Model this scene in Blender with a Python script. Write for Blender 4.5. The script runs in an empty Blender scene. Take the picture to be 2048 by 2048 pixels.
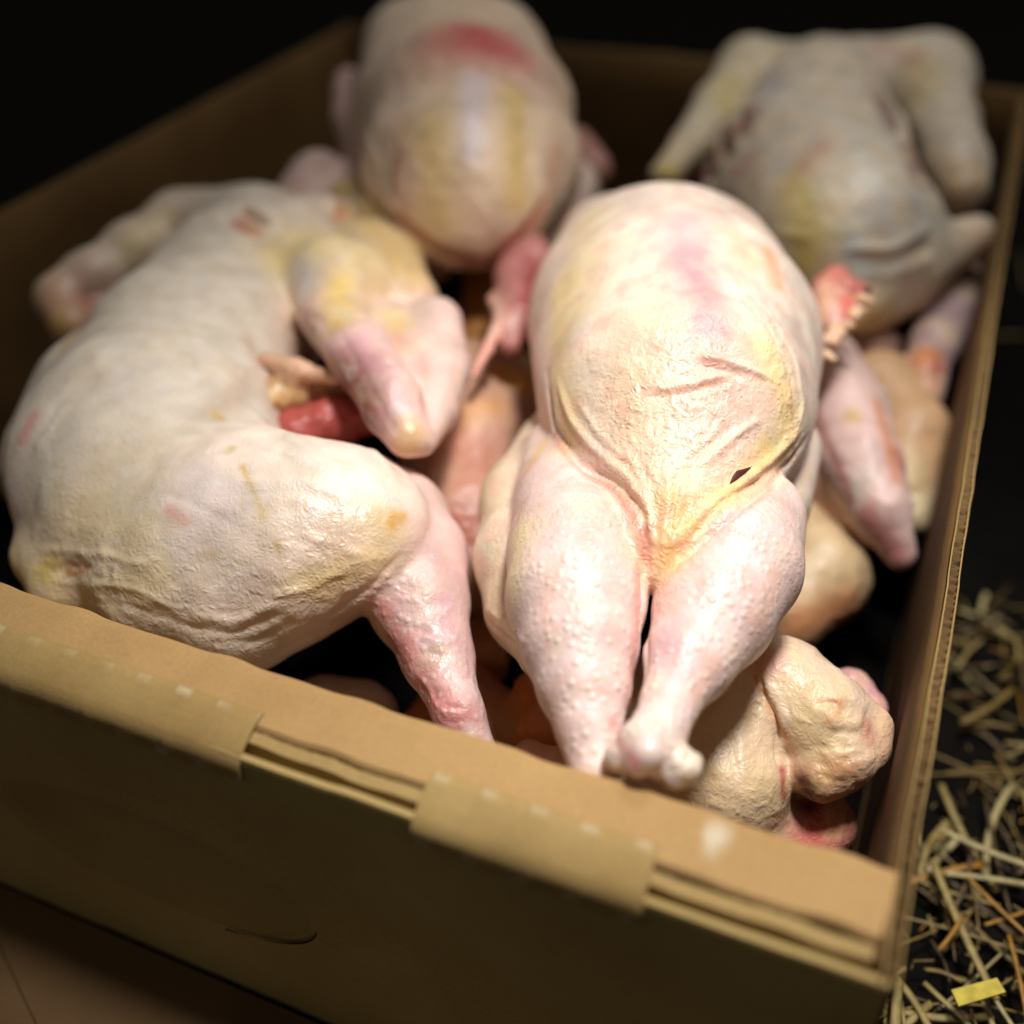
import bpy, math, random
import numpy as np
from mathutils import Matrix, Vector

# ------------------------------------------------------------------ camera, world, lights, exposure
scene = bpy.context.scene
F_PX = 2170.0                      # focal length in pixels of the 2048 px wide photograph
CAM = np.array([0.0, 0.0, 0.35])   # 35 cm above the rim of the box (z = 0 is the rim)
ROT = np.array([[0.92163246, -0.22823811, 0.31384865],
                [0.38745675, 0.58642989, -0.71132078],
                [-0.02169972, 0.77717909, 0.62890522]])
cd = bpy.data.cameras.new('camera')
cam = bpy.data.objects.new('camera', cd)
scene.collection.objects.link(cam)
cam.matrix_world = Matrix([[*ROT[0], CAM[0]], [*ROT[1], CAM[1]], [*ROT[2], CAM[2]], [0, 0, 0, 1]])
cd.sensor_width = 36.0
cd.lens = 36.0 * F_PX / 2048.0
cd.clip_start = 0.01
cd.clip_end = 60
cd.dof.use_dof = True
cd.dof.focus_distance = 0.515
cd.dof.aperture_fstop = 2.2
cd.dof.aperture_blades = 0
scene.camera = cam

world = bpy.data.worlds.new('World')
scene.world = world
world.use_nodes = True
bg = world.node_tree.nodes['Background']
bg.inputs[0].default_value = (1.0, 0.93, 0.82, 1)
bg.inputs[1].default_value = 0.085

def lamp(name, kind, loc, target, energy, color, **kw):
    ld = bpy.data.lights.new(name, kind)
    ld.energy = energy
    ld.color = color
    for k, v in kw.items():
        setattr(ld, k, v)
    o = bpy.data.objects.new(name, ld)
    scene.collection.objects.link(o)
    o.location = loc
    o.rotation_euler = (Vector(target) - Vector(loc)).to_track_quat('-Z', 'Y').to_euler()
    return o

lamp('spot_lamp', 'SPOT', (0.03, 0.42, 1.15), (-0.095, 0.40, 0.0), 68, (1.0, 0.972, 0.945),
     spot_size=math.radians(45), spot_blend=1.0, shadow_soft_size=0.10)
lamp('far_fill_lamp', 'AREA', (0.02, 1.02, 1.15), (-0.10, 0.85, 0.0), 5.4, (1.0, 0.98, 0.94), shape='DISK', size=0.4)  # added, unseen fill lamp that brightens the far birds

scene.view_settings.view_transform = 'Standard'
scene.view_settings.look = 'None'
scene.view_settings.exposure = 0.0
scene.view_settings.gamma = 1.0
scene.render.engine = 'CYCLES'

# ------------------------------------------------------------------ helpers
rng = np.random.default_rng(7)
C = scene.collection

def at(px, py, z):
    """point where the sight line of photo pixel (px, py) passes the height z"""
    d = ROT @ np.array([px - 1024.0, 1024.0 - py, -F_PX])
    return CAM + d * ((z - CAM[2]) / d[2])

def depth(p):
    return float(-((np.asarray(p) - CAM) @ ROT)[2])

def srgb(r, g, b):
    o = []
    for v in (r, g, b):
        v /= 255.0
        o.append(v / 12.92 if v <= 0.04045 else ((v + 0.055) / 1.055) ** 2.4)
    return np.array(o, dtype=np.float32)

def tag(o, label=None, cat=None, group=None, kind=None):
    if label: o['label'] = label
    if cat: o['category'] = cat
    if group: o['group'] = group
    if kind: o['kind'] = kind
    return o

def empty(name, loc, label, cat, group=None):
    o = bpy.data.objects.new(name, None)
    o.empty_display_size = 0.02
    C.objects.link(o)
    o.location = loc
    return tag(o, label, cat, group)

def mesh_obj(name, V, Fc, mat, parent=None, smooth=True, attrs=None):
    V = np.asarray(V, dtype=np.float64)
    off = np.zeros(3) if parent is None else np.array(parent.location)
    q = parent.parent if parent is not None else None
    while q is not None:
        off = off + np.array(q.location)
        q = q.parent
    me = bpy.data.meshes.new(name)
    if isinstance(Fc, np.ndarray):
        n = len(Fc); k = Fc.shape[1]
        me.vertices.add(len(V)); me.vertices.foreach_set('co', (V - off).astype(np.float32).ravel())
        me.loops.add(n * k); me.loops.foreach_set('vertex_index', Fc.astype(np.int32).ravel())
        me.polygons.add(n); me.polygons.foreach_set('loop_start', (np.arange(n) * k).astype(np.int32))
        me.update(calc_edges=True)
    else:
        me.from_pydata([tuple(v) for v in (V - off)], [], [tuple(f) for f in Fc])
    me.polygons.foreach_set('use_smooth', [smooth] * len(me.polygons))
    if attrs:
        for an, arr in attrs.items():
            if arr.ndim == 2:
                a = me.attributes.new(an, 'FLOAT_COLOR', 'POINT')
                full = np.ones((len(V), 4), dtype=np.float32); full[:, :3] = arr
                a.data.foreach_set('color', full.ravel())
            else:
                a = me.attributes.new(an, 'FLOAT', 'POINT')
                a.data.foreach_set('value', arr.astype(np.float32))
    me.materials.append(mat)
    me.validate()
    o = bpy.data.objects.new(name, me)
    C.objects.link(o)
    if parent is not None:
        o.parent = parent
    return o

# ---- noise -------------------------------------------------------
def _hash(i, j, k, seed):
    h = (i.astype(np.uint32) * np.uint32(374761393) + j.astype(np.uint32) * np.uint32(668265263)
         + k.astype(np.uint32) * np.uint32(2147483647) + np.uint32(seed * 974711 + 13))
    h = (h ^ (h >> np.uint32(13))) * np.uint32(1274126177)
    h = (h ^ (h >> np.uint32(16))) * np.uint32(2246822519)
    return ((h >> np.uint32(8)) & np.uint32(0xFFFF)).astype(np.float32) / 65535.0

def vnoise(P, seed=0):
    P = np.asarray(P, dtype=np.float32)
    I = np.floor(P).astype(np.int64); f = (P - I).astype(np.float32)
    u = f * f * f * (f * (f * 6 - 15) + 10)
    out = np.zeros(len(P), dtype=np.float32)
    for a in (0, 1):
        wa = u[:, 0] if a else 1 - u[:, 0]
        for b in (0, 1):
            wb = u[:, 1] if b else 1 - u[:, 1]
            for c in (0, 1):
                wc = u[:, 2] if c else 1 - u[:, 2]
                h = _hash((I[:, 0] + a), (I[:, 1] + b), (I[:, 2] + c), seed)
                out += wa * wb * wc * h
    return out * 2 - 1

def fbm(P, seed=0, octv=3):
    s = 0; a = 1.0; t = 0
    for i in range(octv):
        s = s + a * vnoise(P * (2.03 ** i), seed + i * 7); t += a; a *= 0.5
    return s / t

def ridged(P, seed=0):
    return 1 - np.abs(vnoise(P, seed)) * 2.2

def bumps_field(P, cell, rad, seed=3):
    """rounded bumps, one jittered per cell of a grid; P in metres"""
    Q = P / cell
    I = np.floor(Q).astype(np.int64)
    best = np.full(len(P), 9.0, dtype=np.float32)
    for a in (-1, 0, 1):
        for b in (-1, 0, 1):
            for c in (-1, 0, 1):
                J = I + np.array([a, b, c])
                cx = J[:, 0] + .5 + .7 * (_hash(J[:, 0], J[:, 1], J[:, 2], seed) - .5)
                cy = J[:, 1] + .5 + .7 * (_hash(J[:, 0], J[:, 1], J[:, 2], seed + 1) - .5)
                cz = J[:, 2] + .5 + .7 * (_hash(J[:, 0], J[:, 1], J[:, 2], seed + 2) - .5)
                d = np.sqrt((Q[:, 0] - cx) ** 2 + (Q[:, 1] - cy) ** 2 + (Q[:, 2] - cz) ** 2)
                best = np.minimum(best, d)
    return np.clip(1 - best * cell / rad, 0, 1) ** 1.0

# ---- soft bodies grown from blended round cones -------------------
class Seg:
    def __init__(s, a, b, ra, rb, col, k, flat=None, sub=False):
        s.a, s.b, s.ra, s.rb, s.col, s.k, s.flat, s.sub = a, b, ra, rb, col, k, flat, sub
    def dist(s, P):
        a, b = s.a, s.b
        sc = 1.0
        if s.flat is not None:                     # squash along axis n by factor q
            n, q = s.flat
            m = (a + b) / 2
            h = (P - m) @ n
            P = P + (h * (1 / q - 1))[..., None] * n
            ha = (a - m) @ n; a = a + ha * (1 / q - 1) * n
            hb = (b - m) @ n; b = b + hb * (1 / q - 1) * n
            sc = 0.5 * (1 + q)
        ab = b - a
        t = np.clip(((P - a) @ ab) / (ab @ ab + 1e-12), 0, 1)
        d = np.sqrt(((P - (a + t[..., None] * ab)) ** 2).sum(-1))
        return (d - (s.ra + (s.rb - s.ra) * t)) * sc
    def lo(s): return np.minimum(s.a - s.ra, s.b - s.rb)
    def hi(s): return np.maximum(s.a + s.ra, s.b + s.rb)

def chain(nodes, col, k=0.012, flat=None, sub=False):
    """nodes (px, py, z, radius in photo px)"""
    pts = [(at(n[0], n[1], n[2]), n[3]) for n in nodes]
    pts = [(p, r * depth(p) / F_PX) for p, r in pts]
    col = srgb(*col)
    if len(pts) == 1:
        p, r = pts[0]
        return [Seg(p, p + np.array([0, 0, 1e-4]), r, r, col, k, flat, sub)]
    return [Seg(pts[i][0], pts[i + 1][0], pts[i][1], pts[i + 1][1], col, k, flat, sub) for i in range(len(pts) - 1)]

def grow(segs, vox):
    pos = [s for s in segs if not s.sub]
    lo = np.min([s.lo() for s in pos], axis=0) - 4 * vox - .004 - .25 * max(s.k for s in pos)
    hi = np.max([s.hi() for s in pos], axis=0) + 4 * vox + .004 + .25 * max(s.k for s in pos)
    n = np.ceil((hi - lo) / vox).astype(int) + 1
    D = np.full(n, 1.0, dtype=np.float32)
    ax = [lo[i] + vox * np.arange(n[i]) for i in range(3)]
    for s in segs:
        pad = s.k + 3 * vox + .003
        i0 = np.clip(np.floor((s.lo() - pad - lo) / vox).astype(int), 0, n - 1)
        i1 = np.clip(np.ceil((s.hi() + pad - lo) / vox).astype(int) + 1, 1, n)
        X, Y, Z = np.meshgrid(ax[0][i0[0]:i1[0]], ax[1][i0[1]:i1[1]], ax[2][i0[2]:i1[2]], indexing='ij')
        d = s.dist(np.stack([X, Y, Z], -1).astype(np.float32)).astype(np.float32)
        sl = tuple(slice(a, b) for a, b in zip(i0, i1))
        A = D[sl]
        if s.sub:
            d = -d
            h = np.maximum(s.k - np.abs(A - d), 0) / s.k
            D[sl] = np.maximum(A, d) + h * h * s.k * 0.25
        else:
            h = np.maximum(s.k - np.abs(A - d), 0) / s.k
            D[sl] = np.minimum(A, d) - h * h * s.k * 0.25
    return surface_nets(D, lo, vox)

def surface_nets(D, lo, vox):
    S = D < 0
    n = np.array(D.shape)
    c = np.zeros(n - 1, dtype=np.uint8)
    for a in (0, 1):
        for b in (0, 1):
            for e in (0, 1):
                c += S[a:n[0] - 1 + a, b:n[1] - 1 + b, e:n[2] - 1 + e]
    act = (c > 0) & (c < 8)
    idx = np.argwhere(act)
    vid = np.full(n - 1, -1, dtype=np.int64)
    vid[act] = np.arange(len(idx))
    acc = np.zeros((len(idx), 3)); cnt = np.zeros(len(idx))
    corners = [(a, b, e) for a in (0, 1) for b in (0, 1) for e in (0, 1)]
    for p in corners:
        for axis in range(3):
            if p[axis]: continue
            q = list(p); q[axis] = 1
            d0 = D[idx[:, 0] + p[0], idx[:, 1] + p[1], idx[:, 2] + p[2]]
            d1 = D[idx[:, 0] + q[0], idx[:, 1] + q[1], idx[:, 2] + q[2]]
            m = (d0 < 0) != (d1 < 0)
            t = np.where(m, d0 / np.where(m, d0 - d1, 1), 0)
            base = np.array(p, dtype=float)[None, :].repeat(len(idx), 0)
            base[:, axis] += t
            acc[m] += base[m]; cnt[m] += 1
    V = lo + (idx + acc / cnt[:, None]) * vox
    quads = []
    for axis in range(3):
        o1, o2 = [(1, 2), (2, 0), (0, 1)][axis]
        sl0 = [slice(None)] * 3; sl1 = [slice(None)] * 3
        sl0[axis] = slice(0, -1); sl1[axis] = slice(1, None)
        A = S[tuple(sl0)]; B = S[tuple(sl1)]
        e = np.argwhere(A != B)
        ok = (e[:, o1] > 0) & (e[:, o2] > 0) & (e[:, o1] < n[o1] - 1) & (e[:, o2] < n[o2] - 1)
        e = e[ok]
        u1 = np.zeros(3, int); u1[o1] = 1
        u2 = np.zeros(3, int); u2[o2] = 1
        g = lambda x: vid[x[:, 0], x[:, 1], x[:, 2]]
        q = np.stack([g(e - u1 - u2), g(e - u2), g(e), g(e - u1)], 1)
        inside = A[e[:, 0], e[:, 1], e[:, 2]]
        q[~inside] = q[~inside][:, ::-1]
        quads.append(q)
    return V, np.concatenate(quads)

def normals(V, Q):
    a = V[Q[:, 2]] - V[Q[:, 0]]; b = V[Q[:, 3]] - V[Q[:, 1]]
    fn = np.cross(a, b)
    N = np.zeros_like(V)
    for i in range(4):
        for j in range(3):
            N[:, j] += np.bincount(Q[:, i], fn[:, j], len(V))
    return N / (np.linalg.norm(N, axis=1, keepdims=True) + 1e-12)

def relax(V, Q, it=2):
    for _ in range(it):
        S = np.zeros_like(V); c = np.zeros(len(V))
        for i in range(4):
            o = Q[:, (i + 1) % 4]
            for j in range(3):
                S[:, j] += np.bincount(Q[:, i], V[o, j], len(V))
            c += np.bincount(Q[:, i], None, len(V))
        V = V * .4 + .6 * S / c[:, None]
    return V

class Body:
    """a grown skin with its pigment and relief; strokes are given along photo pixels and found on the surface"""
    def __init__(s, segs, vox, sigma=0.006):
        s.V, s.Q = grow(segs, vox)
        s.V = relax(s.V, s.Q, 2)
        s.N = normals(s.V, s.Q)
        W = np.zeros(len(s.V)); col = np.zeros((len(s.V), 3))
        for g in segs:
            if g.sub: continue
            w = np.exp(-np.clip(g.dist(s.V), -.003, 1) / sigma)
            W += w; col += w[:, None] * g.col
        s.col = (col / W[:, None]).astype(np.float32)
        s.goose = np.zeros(len(s.V), dtype=np.float32)
        s.crinkle = np.full(len(s.V), .35, dtype=np.float32)
        s.wet = np.zeros(len(s.V), dtype=np.float32)
        s.proj()
    def proj(s):
        c = (s.V - CAM) @ ROT
        s.dep = -c[:, 2]
        s.px = 1024 + F_PX * c[:, 0] / s.dep
        s.py = 1024 - F_PX * c[:, 1] / s.dep
    def pick(s, x, y):
        r = 7
        for _ in range(4):
            m = np.where((np.abs(s.px - x) < r) & (np.abs(s.py - y) < r))[0]
            if len(m): return s.V[m[np.argmin(s.dep[m])]]
            r *= 1.8
        return None
    def curve(s, pts, step=7):
        out = []
        for (x0, y0), (x1, y1) in zip(pts[:-1], pts[1:]):
            n = max(2, int(math.hypot(x1 - x0, y1 - y0) / step))
            for i in range(n):
                p = s.pick(x0 + (x1 - x0) * i / n, y0 + (y1 - y0) * i / n)
                if p is not None: out.append(p)
        p = s.pick(*pts[-1])
        if p is not None: out.append(p)
        # drop jumps in depth
        out = np.array(out)
        if len(out) > 6:
            for _ in range(6):
                out[1:-1] = .25 * out[:-2] + .5 * out[1:-1] + .25 * out[2:]
        return out
    def field(s, pts, wpx):
        """distance to the curve divided by the width, and position along it"""
        xs = [p[0] for p in pts]; ys = [p[1] for p in pts]
        m = np.where((s.px > min(xs) - 4 * wpx) & (s.px < max(xs) + 4 * wpx) & (s.py > min(ys) - 4 * wpx) & (s.py < max(ys) + 4 * wpx))[0]
        if len(pts) == 1:
            c = s.pick(*pts[0]); c = np.array([c]) if c is not None else np.zeros((0, 3))
        else:
            c = s.curve(pts)
        if len(c) == 0 or len(m) == 0: return m[:0], None, None
        best = np.full(len(m), 1e9); arg = np.zeros(len(m))
        P = s.V[m]
        for i, q in enumerate(c):
            d = ((P - q) ** 2).sum(1)
            b = d < best
            best[b] = d[b]; arg[b] = i / max(1, len(c) - 1)
        w = wpx * np.median([depth(q) for q in c]) / F_PX
        return m, np.sqrt(best) / w, arg
    def stroke(s, pts, wpx, mm, taper=True):
        """raise (mm > 0) or crease (mm < 0) the skin along a curve"""
        m, d, t = s.field(pts, wpx)
        if d is None: return
        a = np.exp(-d * d)
        if taper and len(pts) > 1:
            a *= np.clip(np.minimum(t, 1 - t) * 6 + .25, 0, 1)
        s.V[m] += s.N[m] * (a * max(mm, -2.6) * .001)[:, None]
    def paint(s, pts, wpx, rgb, k=.8, rough=.35, scale=90):
        m, d, t = s.field(pts, wpx)
        if d is None: return
        d = d * (1 + rough * fbm(s.V[m] * scale, int(pts[0][0]) % 97))
        w = (k * np.exp(-(np.maximum(d, 0) ** 2.4)))[:, None]
        s.col[m] = s.col[m] * (1 - w) + srgb(*rgb) * w
    def mask(s, pts, wpx):
        out = np.zeros(len(s.V), dtype=np.float32)
        m, d, t = s.field(pts, wpx)
        if d is None: return out
        out[m] = np.exp(-d ** 2)
        return out
    def push(s, disp):
        s.N = normals(s.V, s.Q)
        s.V = s.V + s.N * disp[:, None]
    def wrinkle(s, amp, scale, w=None, seed=1, stretch=None):
        P = s.V.copy()
        P = P + .004 * np.stack([fbm(P * 60, seed + 3), fbm(P * 60, seed + 4), fbm(P * 60, seed + 5)], 1)
        if stretch is not None:
            P = P * np.array(stretch)
        r = ridged(P * scale, seed) * .65 + ridged(P * scale * 2.1, seed + 9) * .35
        if w is not None: r = r * w
        s.push(r * amp)
    def goosebumps(s, w, cell=.0058, rad=.0021, amp=.0007, tint=(248, 232, 214)):
        b = bumps_field(s.V, cell, rad)
        s.push(b * b * (3 - 2 * b) * w * amp)
        k = (np.clip(b * 1.3, 0, 1) * w * .45)[:, None]
        s.col = s.col * (1 - k) + srgb(*tint) * k
    def mottle(s, rgb, scale, k, seed, lo=.1):
        n = np.clip((fbm(s.V * scale, seed) - lo) * 3, 0, 1)[:, None] * k
        s.col = (s.col * (1 - n) + srgb(*rgb) * n).astype(np.float32)
    def build(s, name, mat, parent):
        s.V = s.V
        return mesh_obj(name, s.V, s.Q, mat, parent, True, {'pigment': s.col.astype(np.float32), 'crinkle': s.crinkle, 'goose': s.goose})

# ------------------------------------------------------------------ materials
def new_mat(name):
    m = bpy.data.materials.new(name); m.use_nodes = True
    nt = m.node_tree
    return m, nt, nt.nodes['Principled BSDF']

def skin_material(name, fine=1.0, rough=.40, sss=.35, bump=.8):
    m, nt, b = new_mat(name)
    N = nt.nodes.new; L = nt.links.new
    at_ = N('ShaderNodeAttribute'); at_.attribute_name = 'pigment'
    tc = N('ShaderNodeTexCoord')
    n1 = N('ShaderNodeTexNoise'); n1.inputs['Scale'].default_value = 55; n1.inputs['Detail'].default_value = 6
    L(tc.outputs['Object'], n1.inputs['Vector'])
    r1 = N('ShaderNodeMapRange'); r1.inputs['From Min'].default_value = .3; r1.inputs['From Max'].default_value = .7
    r1.inputs['To Min'].default_value = .88; r1.inputs['To Max'].default_value = 1.06
    L(n1.outputs['Fac'], r1.inputs['Value'])
    mx = N('ShaderNodeMix'); mx.data_type = 'RGBA'; mx.blend_type = 'MULTIPLY'; mx.inputs[0].default_value = 1
    L(at_.outputs['Color'], mx.inputs[6]); L(r1.outputs[0], mx.inputs[7])
    # fine rosy speckle
    n2 = N('ShaderNodeTexNoise'); n2.inputs['Scale'].default_value = 300; n2.inputs['Detail'].default_value = 3
    L(tc.outputs['Object'], n2.inputs['Vector'])
    r2 = N('ShaderNodeMapRange'); r2.inputs['From Min'].default_value = .55; r2.inputs['From Max'].default_value = .75
    r2.inputs['To Max'].default_value = .22
    L(n2.outputs['Fac'], r2.inputs['Value'])
    mx2 = N('ShaderNodeMix'); mx2.data_type = 'RGBA'; mx2.blend_type = 'MULTIPLY'
    L(r2.outputs[0], mx2.inputs[0]); L(mx.outputs[2], mx2.inputs[6]); mx2.inputs[7].default_value = (1.0, .8, .68, 1)
    L(mx2.outputs[2], b.inputs['Base Color'])
    # crinkled relief of the skin: worm-like ridges where it hangs loose, raised pores on the legs
    ac = N('ShaderNodeAttribute'); ac.attribute_name = 'crinkle'
    ag = N('ShaderNodeAttribute'); ag.attribute_name = 'goose'
    nw = N('ShaderNodeTexNoise'); nw.inputs['Scale'].default_value = 70; nw.inputs['Detail'].default_value = 2
    L(tc.outputs['Object'], nw.inputs['Vector'])
    va = N('ShaderNodeVectorMath'); va.operation = 'MULTIPLY_ADD'
    va.inputs[1].default_value = (.009, .009, .009)
    L(nw.outputs['Color'], va.inputs[0]); L(tc.outputs['Object'], va.inputs[2])
    def ridges(scale, det):
        n = N('ShaderNodeTexNoise'); n.noise_type = 'RIDGED_MULTIFRACTAL'
        n.inputs['Scale'].default_value = scale; n.inputs['Detail'].default_value = det
        n.inputs['Roughness'].default_value = .45; n.normalize = True
        L(va.outputs[0], n.inputs['Vector'])
        return n
    rA = ridges(190 * fine, 1.5); rB = ridges(430 * fine, 1)
    n3 = N('ShaderNodeTexNoise'); n3.inputs['Scale'].default_value = 700; n3.inputs['Detail'].default_value = 3
    L(va.outputs[0], n3.inputs['Vector'])
    vg = N('ShaderNodeTexVoronoi'); vg.inputs['Scale'].default_value = 205; vg.inputs['Randomness'].default_value = .65
    L(tc.outputs['Object'], vg.inputs['Vector'])
    gm = N('ShaderNodeMapRange'); gm.interpolation_type = 'SMOOTHERSTEP'
    gm.inputs['From Min'].default_value = .55; gm.inputs['From Max'].default_value = .0
    L(vg.outputs['Distance'], gm.inputs['Value'])
    def mul(a, b_):
        m_ = N('ShaderNodeMath'); m_.operation = 'MULTIPLY'
        for q, w in ((0, a), (1, b_)):
            if isinstance(w, (int, float)): m_.inputs[q].default_value = w
            else: L(w, m_.inputs[q])
        return m_.outputs[0]
    def add(a, b_):
        m_ = N('ShaderNodeMath'); m_.operation = 'ADD'
        L(a, m_.inputs[0]); L(b_, m_.inputs[1])
        return m_.outputs[0]
    gg = mul(gm.outputs[0], ag.outputs['Fac'])
    cf = N('ShaderNodeMath'); cf.operation = 'MULTIPLY_ADD'; cf.inputs[1].default_value = .85; cf.inputs[2].default_value = .15
    L(ac.outputs['Fac'], cf.inputs[0])
    h = add(add(mul(mul(rA.outputs['Fac'], cf.outputs[0]), .85), mul(mul(rB.outputs['Fac'], cf.outputs[0]), .7)),
            add(mul(gg, .50), mul(n3.outputs['Fac'], .22)))
    bp = N('ShaderNodeBump'); bp.inputs['Strength'].default_value = bump; bp.inputs['Distance'].default_value = .0016
    L(h, bp.inputs['Height'])
    L(bp.outputs[0], b.inputs['Normal'])
    mg = N('ShaderNodeMix'); mg.data_type = 'RGBA'
    L(mul(gg, .5), mg.inputs[0]); L(mx2.outputs[2], mg.inputs[6]); mg.inputs[7].default_value = (.90, .80, .66, 1)
    # the troughs between the wrinkles are tinted darker and more orange
    tr = N('ShaderNodeMapRange'); tr.inputs['From Min'].default_value = .75; tr.inputs['From Max'].default_value = .35
    L(rA.outputs['Fac'], tr.inputs['Value'])
    mt = N('ShaderNodeMix'); mt.data_type = 'RGBA'; mt.blend_type = 'MULTIPLY'; mt.inputs[7].default_value = (1.0, .78, .60, 1)
    L(mul(mul(tr.outputs[0], cf.outputs[0]), .5), mt.inputs[0]); L(mg.outputs[2], mt.inputs[6])
    L(mt.outputs[2], b.inputs['Base Color'])
    rr = N('ShaderNodeMapRange'); rr.inputs['From Min'].default_value = .35; rr.inputs['From Max'].default_value = .65
    rr.inputs['To Min'].default_value = rough - .1; rr.inputs['To Max'].default_value = rough + .14
    L(n1.outputs['Fac'], rr.inputs['Value']); L(rr.outputs[0], b.inputs['Roughness'])
    b.inputs['Subsurface Weight'].default_value = sss
    b.inputs['Subsurface Radius'].default_value = (1.0, .45, .25)
    b.inputs['Subsurface Scale'].default_value = .0032
    b.inputs['Specular IOR Level'].default_value = .5
    b.inputs['Coat Weight'].default_value = .16
    b.inputs['Coat Roughness'].default_value = .25
    L(bp.outputs[0], b.inputs['Coat Normal'])
    return m

SKIN = skin_material('poultry_skin')
SKIN_SMOOTH = skin_material('cartilage', .6, .22, .5, .12)
MEAT = skin_material('raw_meat', .5, .42, .3, .5)

def cardboard(name, base, dark, scuff=True):
    m, nt, b = new_mat(name)
    N = nt.nodes.new; L = nt.links.new
    tc = N('ShaderNodeTexCoord')
    mp = N('ShaderNodeMapping'); mp.inputs['Scale'].default_value = (1, 1, 1)
    L(tc.outputs['Object'], mp.inputs['Vector'])
    n1 = N('ShaderNodeTexNoise'); n1.inputs['Scale'].default_value = 9; n1.inputs['Detail'].default_value = 5
    L(mp.outputs[0], n1.inputs['Vector'])
    n2 = N('ShaderNodeTexNoise'); n2.inputs['Scale'].default_value = 500; n2.inputs['Detail'].default_value = 4
    L(mp.outputs[0], n2.inputs['Vector'])
    mp2 = N('ShaderNodeMapping'); mp2.inputs['Scale'].default_value = (60, 60, 900)
    L(tc.outputs['Object'], mp2.inputs['Vector'])
    n3 = N('ShaderNodeTexNoise'); n3.inputs['Scale'].default_value = 1; n3.inputs['Detail'].default_value = 2
    L(mp2.outputs[0], n3.inputs['Vector'])
    cr = N('ShaderNodeValToRGB')
    cr.color_ramp.elements[0].position = .3; cr.color_ramp.elements[0].color = (*srgb(*dark), 1)
    cr.color_ramp.elements[1].position = .68; cr.color_ramp.elements[1].color = (*srgb(*base), 1)
    L(n1.outputs['Fac'], cr.inputs[0])
    mr = N('ShaderNodeMapRange'); mr.inputs['To Min'].default_value = .82; mr.inputs['To Max'].default_value = 1.15
    L(n2.outputs['Fac'], mr.inputs['Value'])
    mx = N('ShaderNodeMix'); mx.data_type = 'RGBA'; mx.blend_type = 'MULTIPLY'; mx.inputs[0].default_value = 1
    L(cr.outputs[0], mx.inputs[6]); L(mr.outputs[0], mx.inputs[7])
    a = N('ShaderNodeAttribute'); a.attribute_name = 'scuff'
    mx2 = N('ShaderNodeMix'); mx2.data_type = 'RGBA'
    L(a.outputs['Fac'], mx2.inputs[0]); L(mx.outputs[2], mx2.inputs[6]); mx2.inputs[7].default_value = (*srgb(226, 218, 196), 1)
    L(mx2.outputs[2], b.inputs['Base Color'])
    b.inputs['Roughness'].default_value = .78
    b.inputs['Specular IOR Level'].default_value = .3
    hs = N('ShaderNodeMath'); hs.operation = 'ADD'
    L(n2.outputs['Fac'], hs.inputs[0]); L(n3.outputs['Fac'], hs.inputs[1])
    bp = N('ShaderNodeBump'); bp.inputs['Strength'].default_value = .25; bp.inputs['Distance'].default_value = .0006
    L(hs.outputs[0], bp.inputs['Height']); L(bp.outputs[0], b.inputs['Normal'])
    return m

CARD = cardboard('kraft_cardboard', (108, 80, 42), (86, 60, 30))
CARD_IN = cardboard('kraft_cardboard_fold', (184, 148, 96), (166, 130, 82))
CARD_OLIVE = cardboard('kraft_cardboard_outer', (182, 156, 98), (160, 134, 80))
CARD_EDGE = cardboard('cardboard_torn_edge', (176, 148, 94), (150, 120, 70))
SHEET = cardboard('old_brown_card', (112, 84, 52), (92, 68, 40))

def plain(name, rgb, rough=.7, spec=.3, bscale=None):
    m, nt, b = new_mat(name)
    N = nt.nodes.new; L = nt.links.new
    tc = N('ShaderNodeTexCoord')
    n = N('ShaderNodeTexNoise'); n.inputs['Scale'].default_value = bscale or 120; n.inputs['Detail'].default_value = 5
    L(tc.outputs['Object'], n.inputs['Vector'])
    c = srgb(*rgb)
    cr = N('ShaderNodeValToRGB')
    cr.color_ramp.elements[0].position = .3; cr.color_ramp.elements[0].color = (*(c * .65), 1)
    cr.color_ramp.elements[1].position = .7; cr.color_ramp.elements[1].color = (*np.clip(c * 1.2, 0, 1), 1)
    L(n.outputs['Fac'], cr.inputs[0]); L(cr.outputs[0], b.inputs['Base Color'])
    b.inputs['Roughness'].default_value = rough; b.inputs['Specular IOR Level'].default_value = spec
    bp = N('ShaderNodeBump'); bp.inputs['Strength'].default_value = .4; bp.inputs['Distance'].default_value = .0008
    L(n.outputs['Fac'], bp.inputs['Height']); L(bp.outputs[0], b.inputs['Normal'])
    return m

SOIL = plain('dark_floor', (16, 13, 10), .95, .1, 40)

# ------------------------------------------------------------------ the ground
GZ = -0.224
def grid(name, x0, x1, y0, y1, z, nx, ny, mat, amp=0, kind=None):
    xs = np.linspace(x0, x1, nx + 1); ys = np.linspace(y0, y1, ny + 1)
    X, Y = np.meshgrid(xs, ys, indexing='ij')
    P = np.stack([X.ravel(), Y.ravel(), np.full(X.size, z)], 1)
    if amp: P[:, 2] += amp * fbm(P * 14, 5)
    i = np.arange(nx)[:, None] * (ny + 1) + np.arange(ny)[None, :]
    Q = np.stack([i, i + ny + 1, i + ny + 2, i + 1], -1).reshape(-1, 4)
    o = mesh_obj(name, P, Q, mat)
    if kind: o['kind'] = kind
    return o
grid('ground', -9, 7, -3, 16, GZ - .006, 80, 95, SOIL, .003, 'structure')

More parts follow.
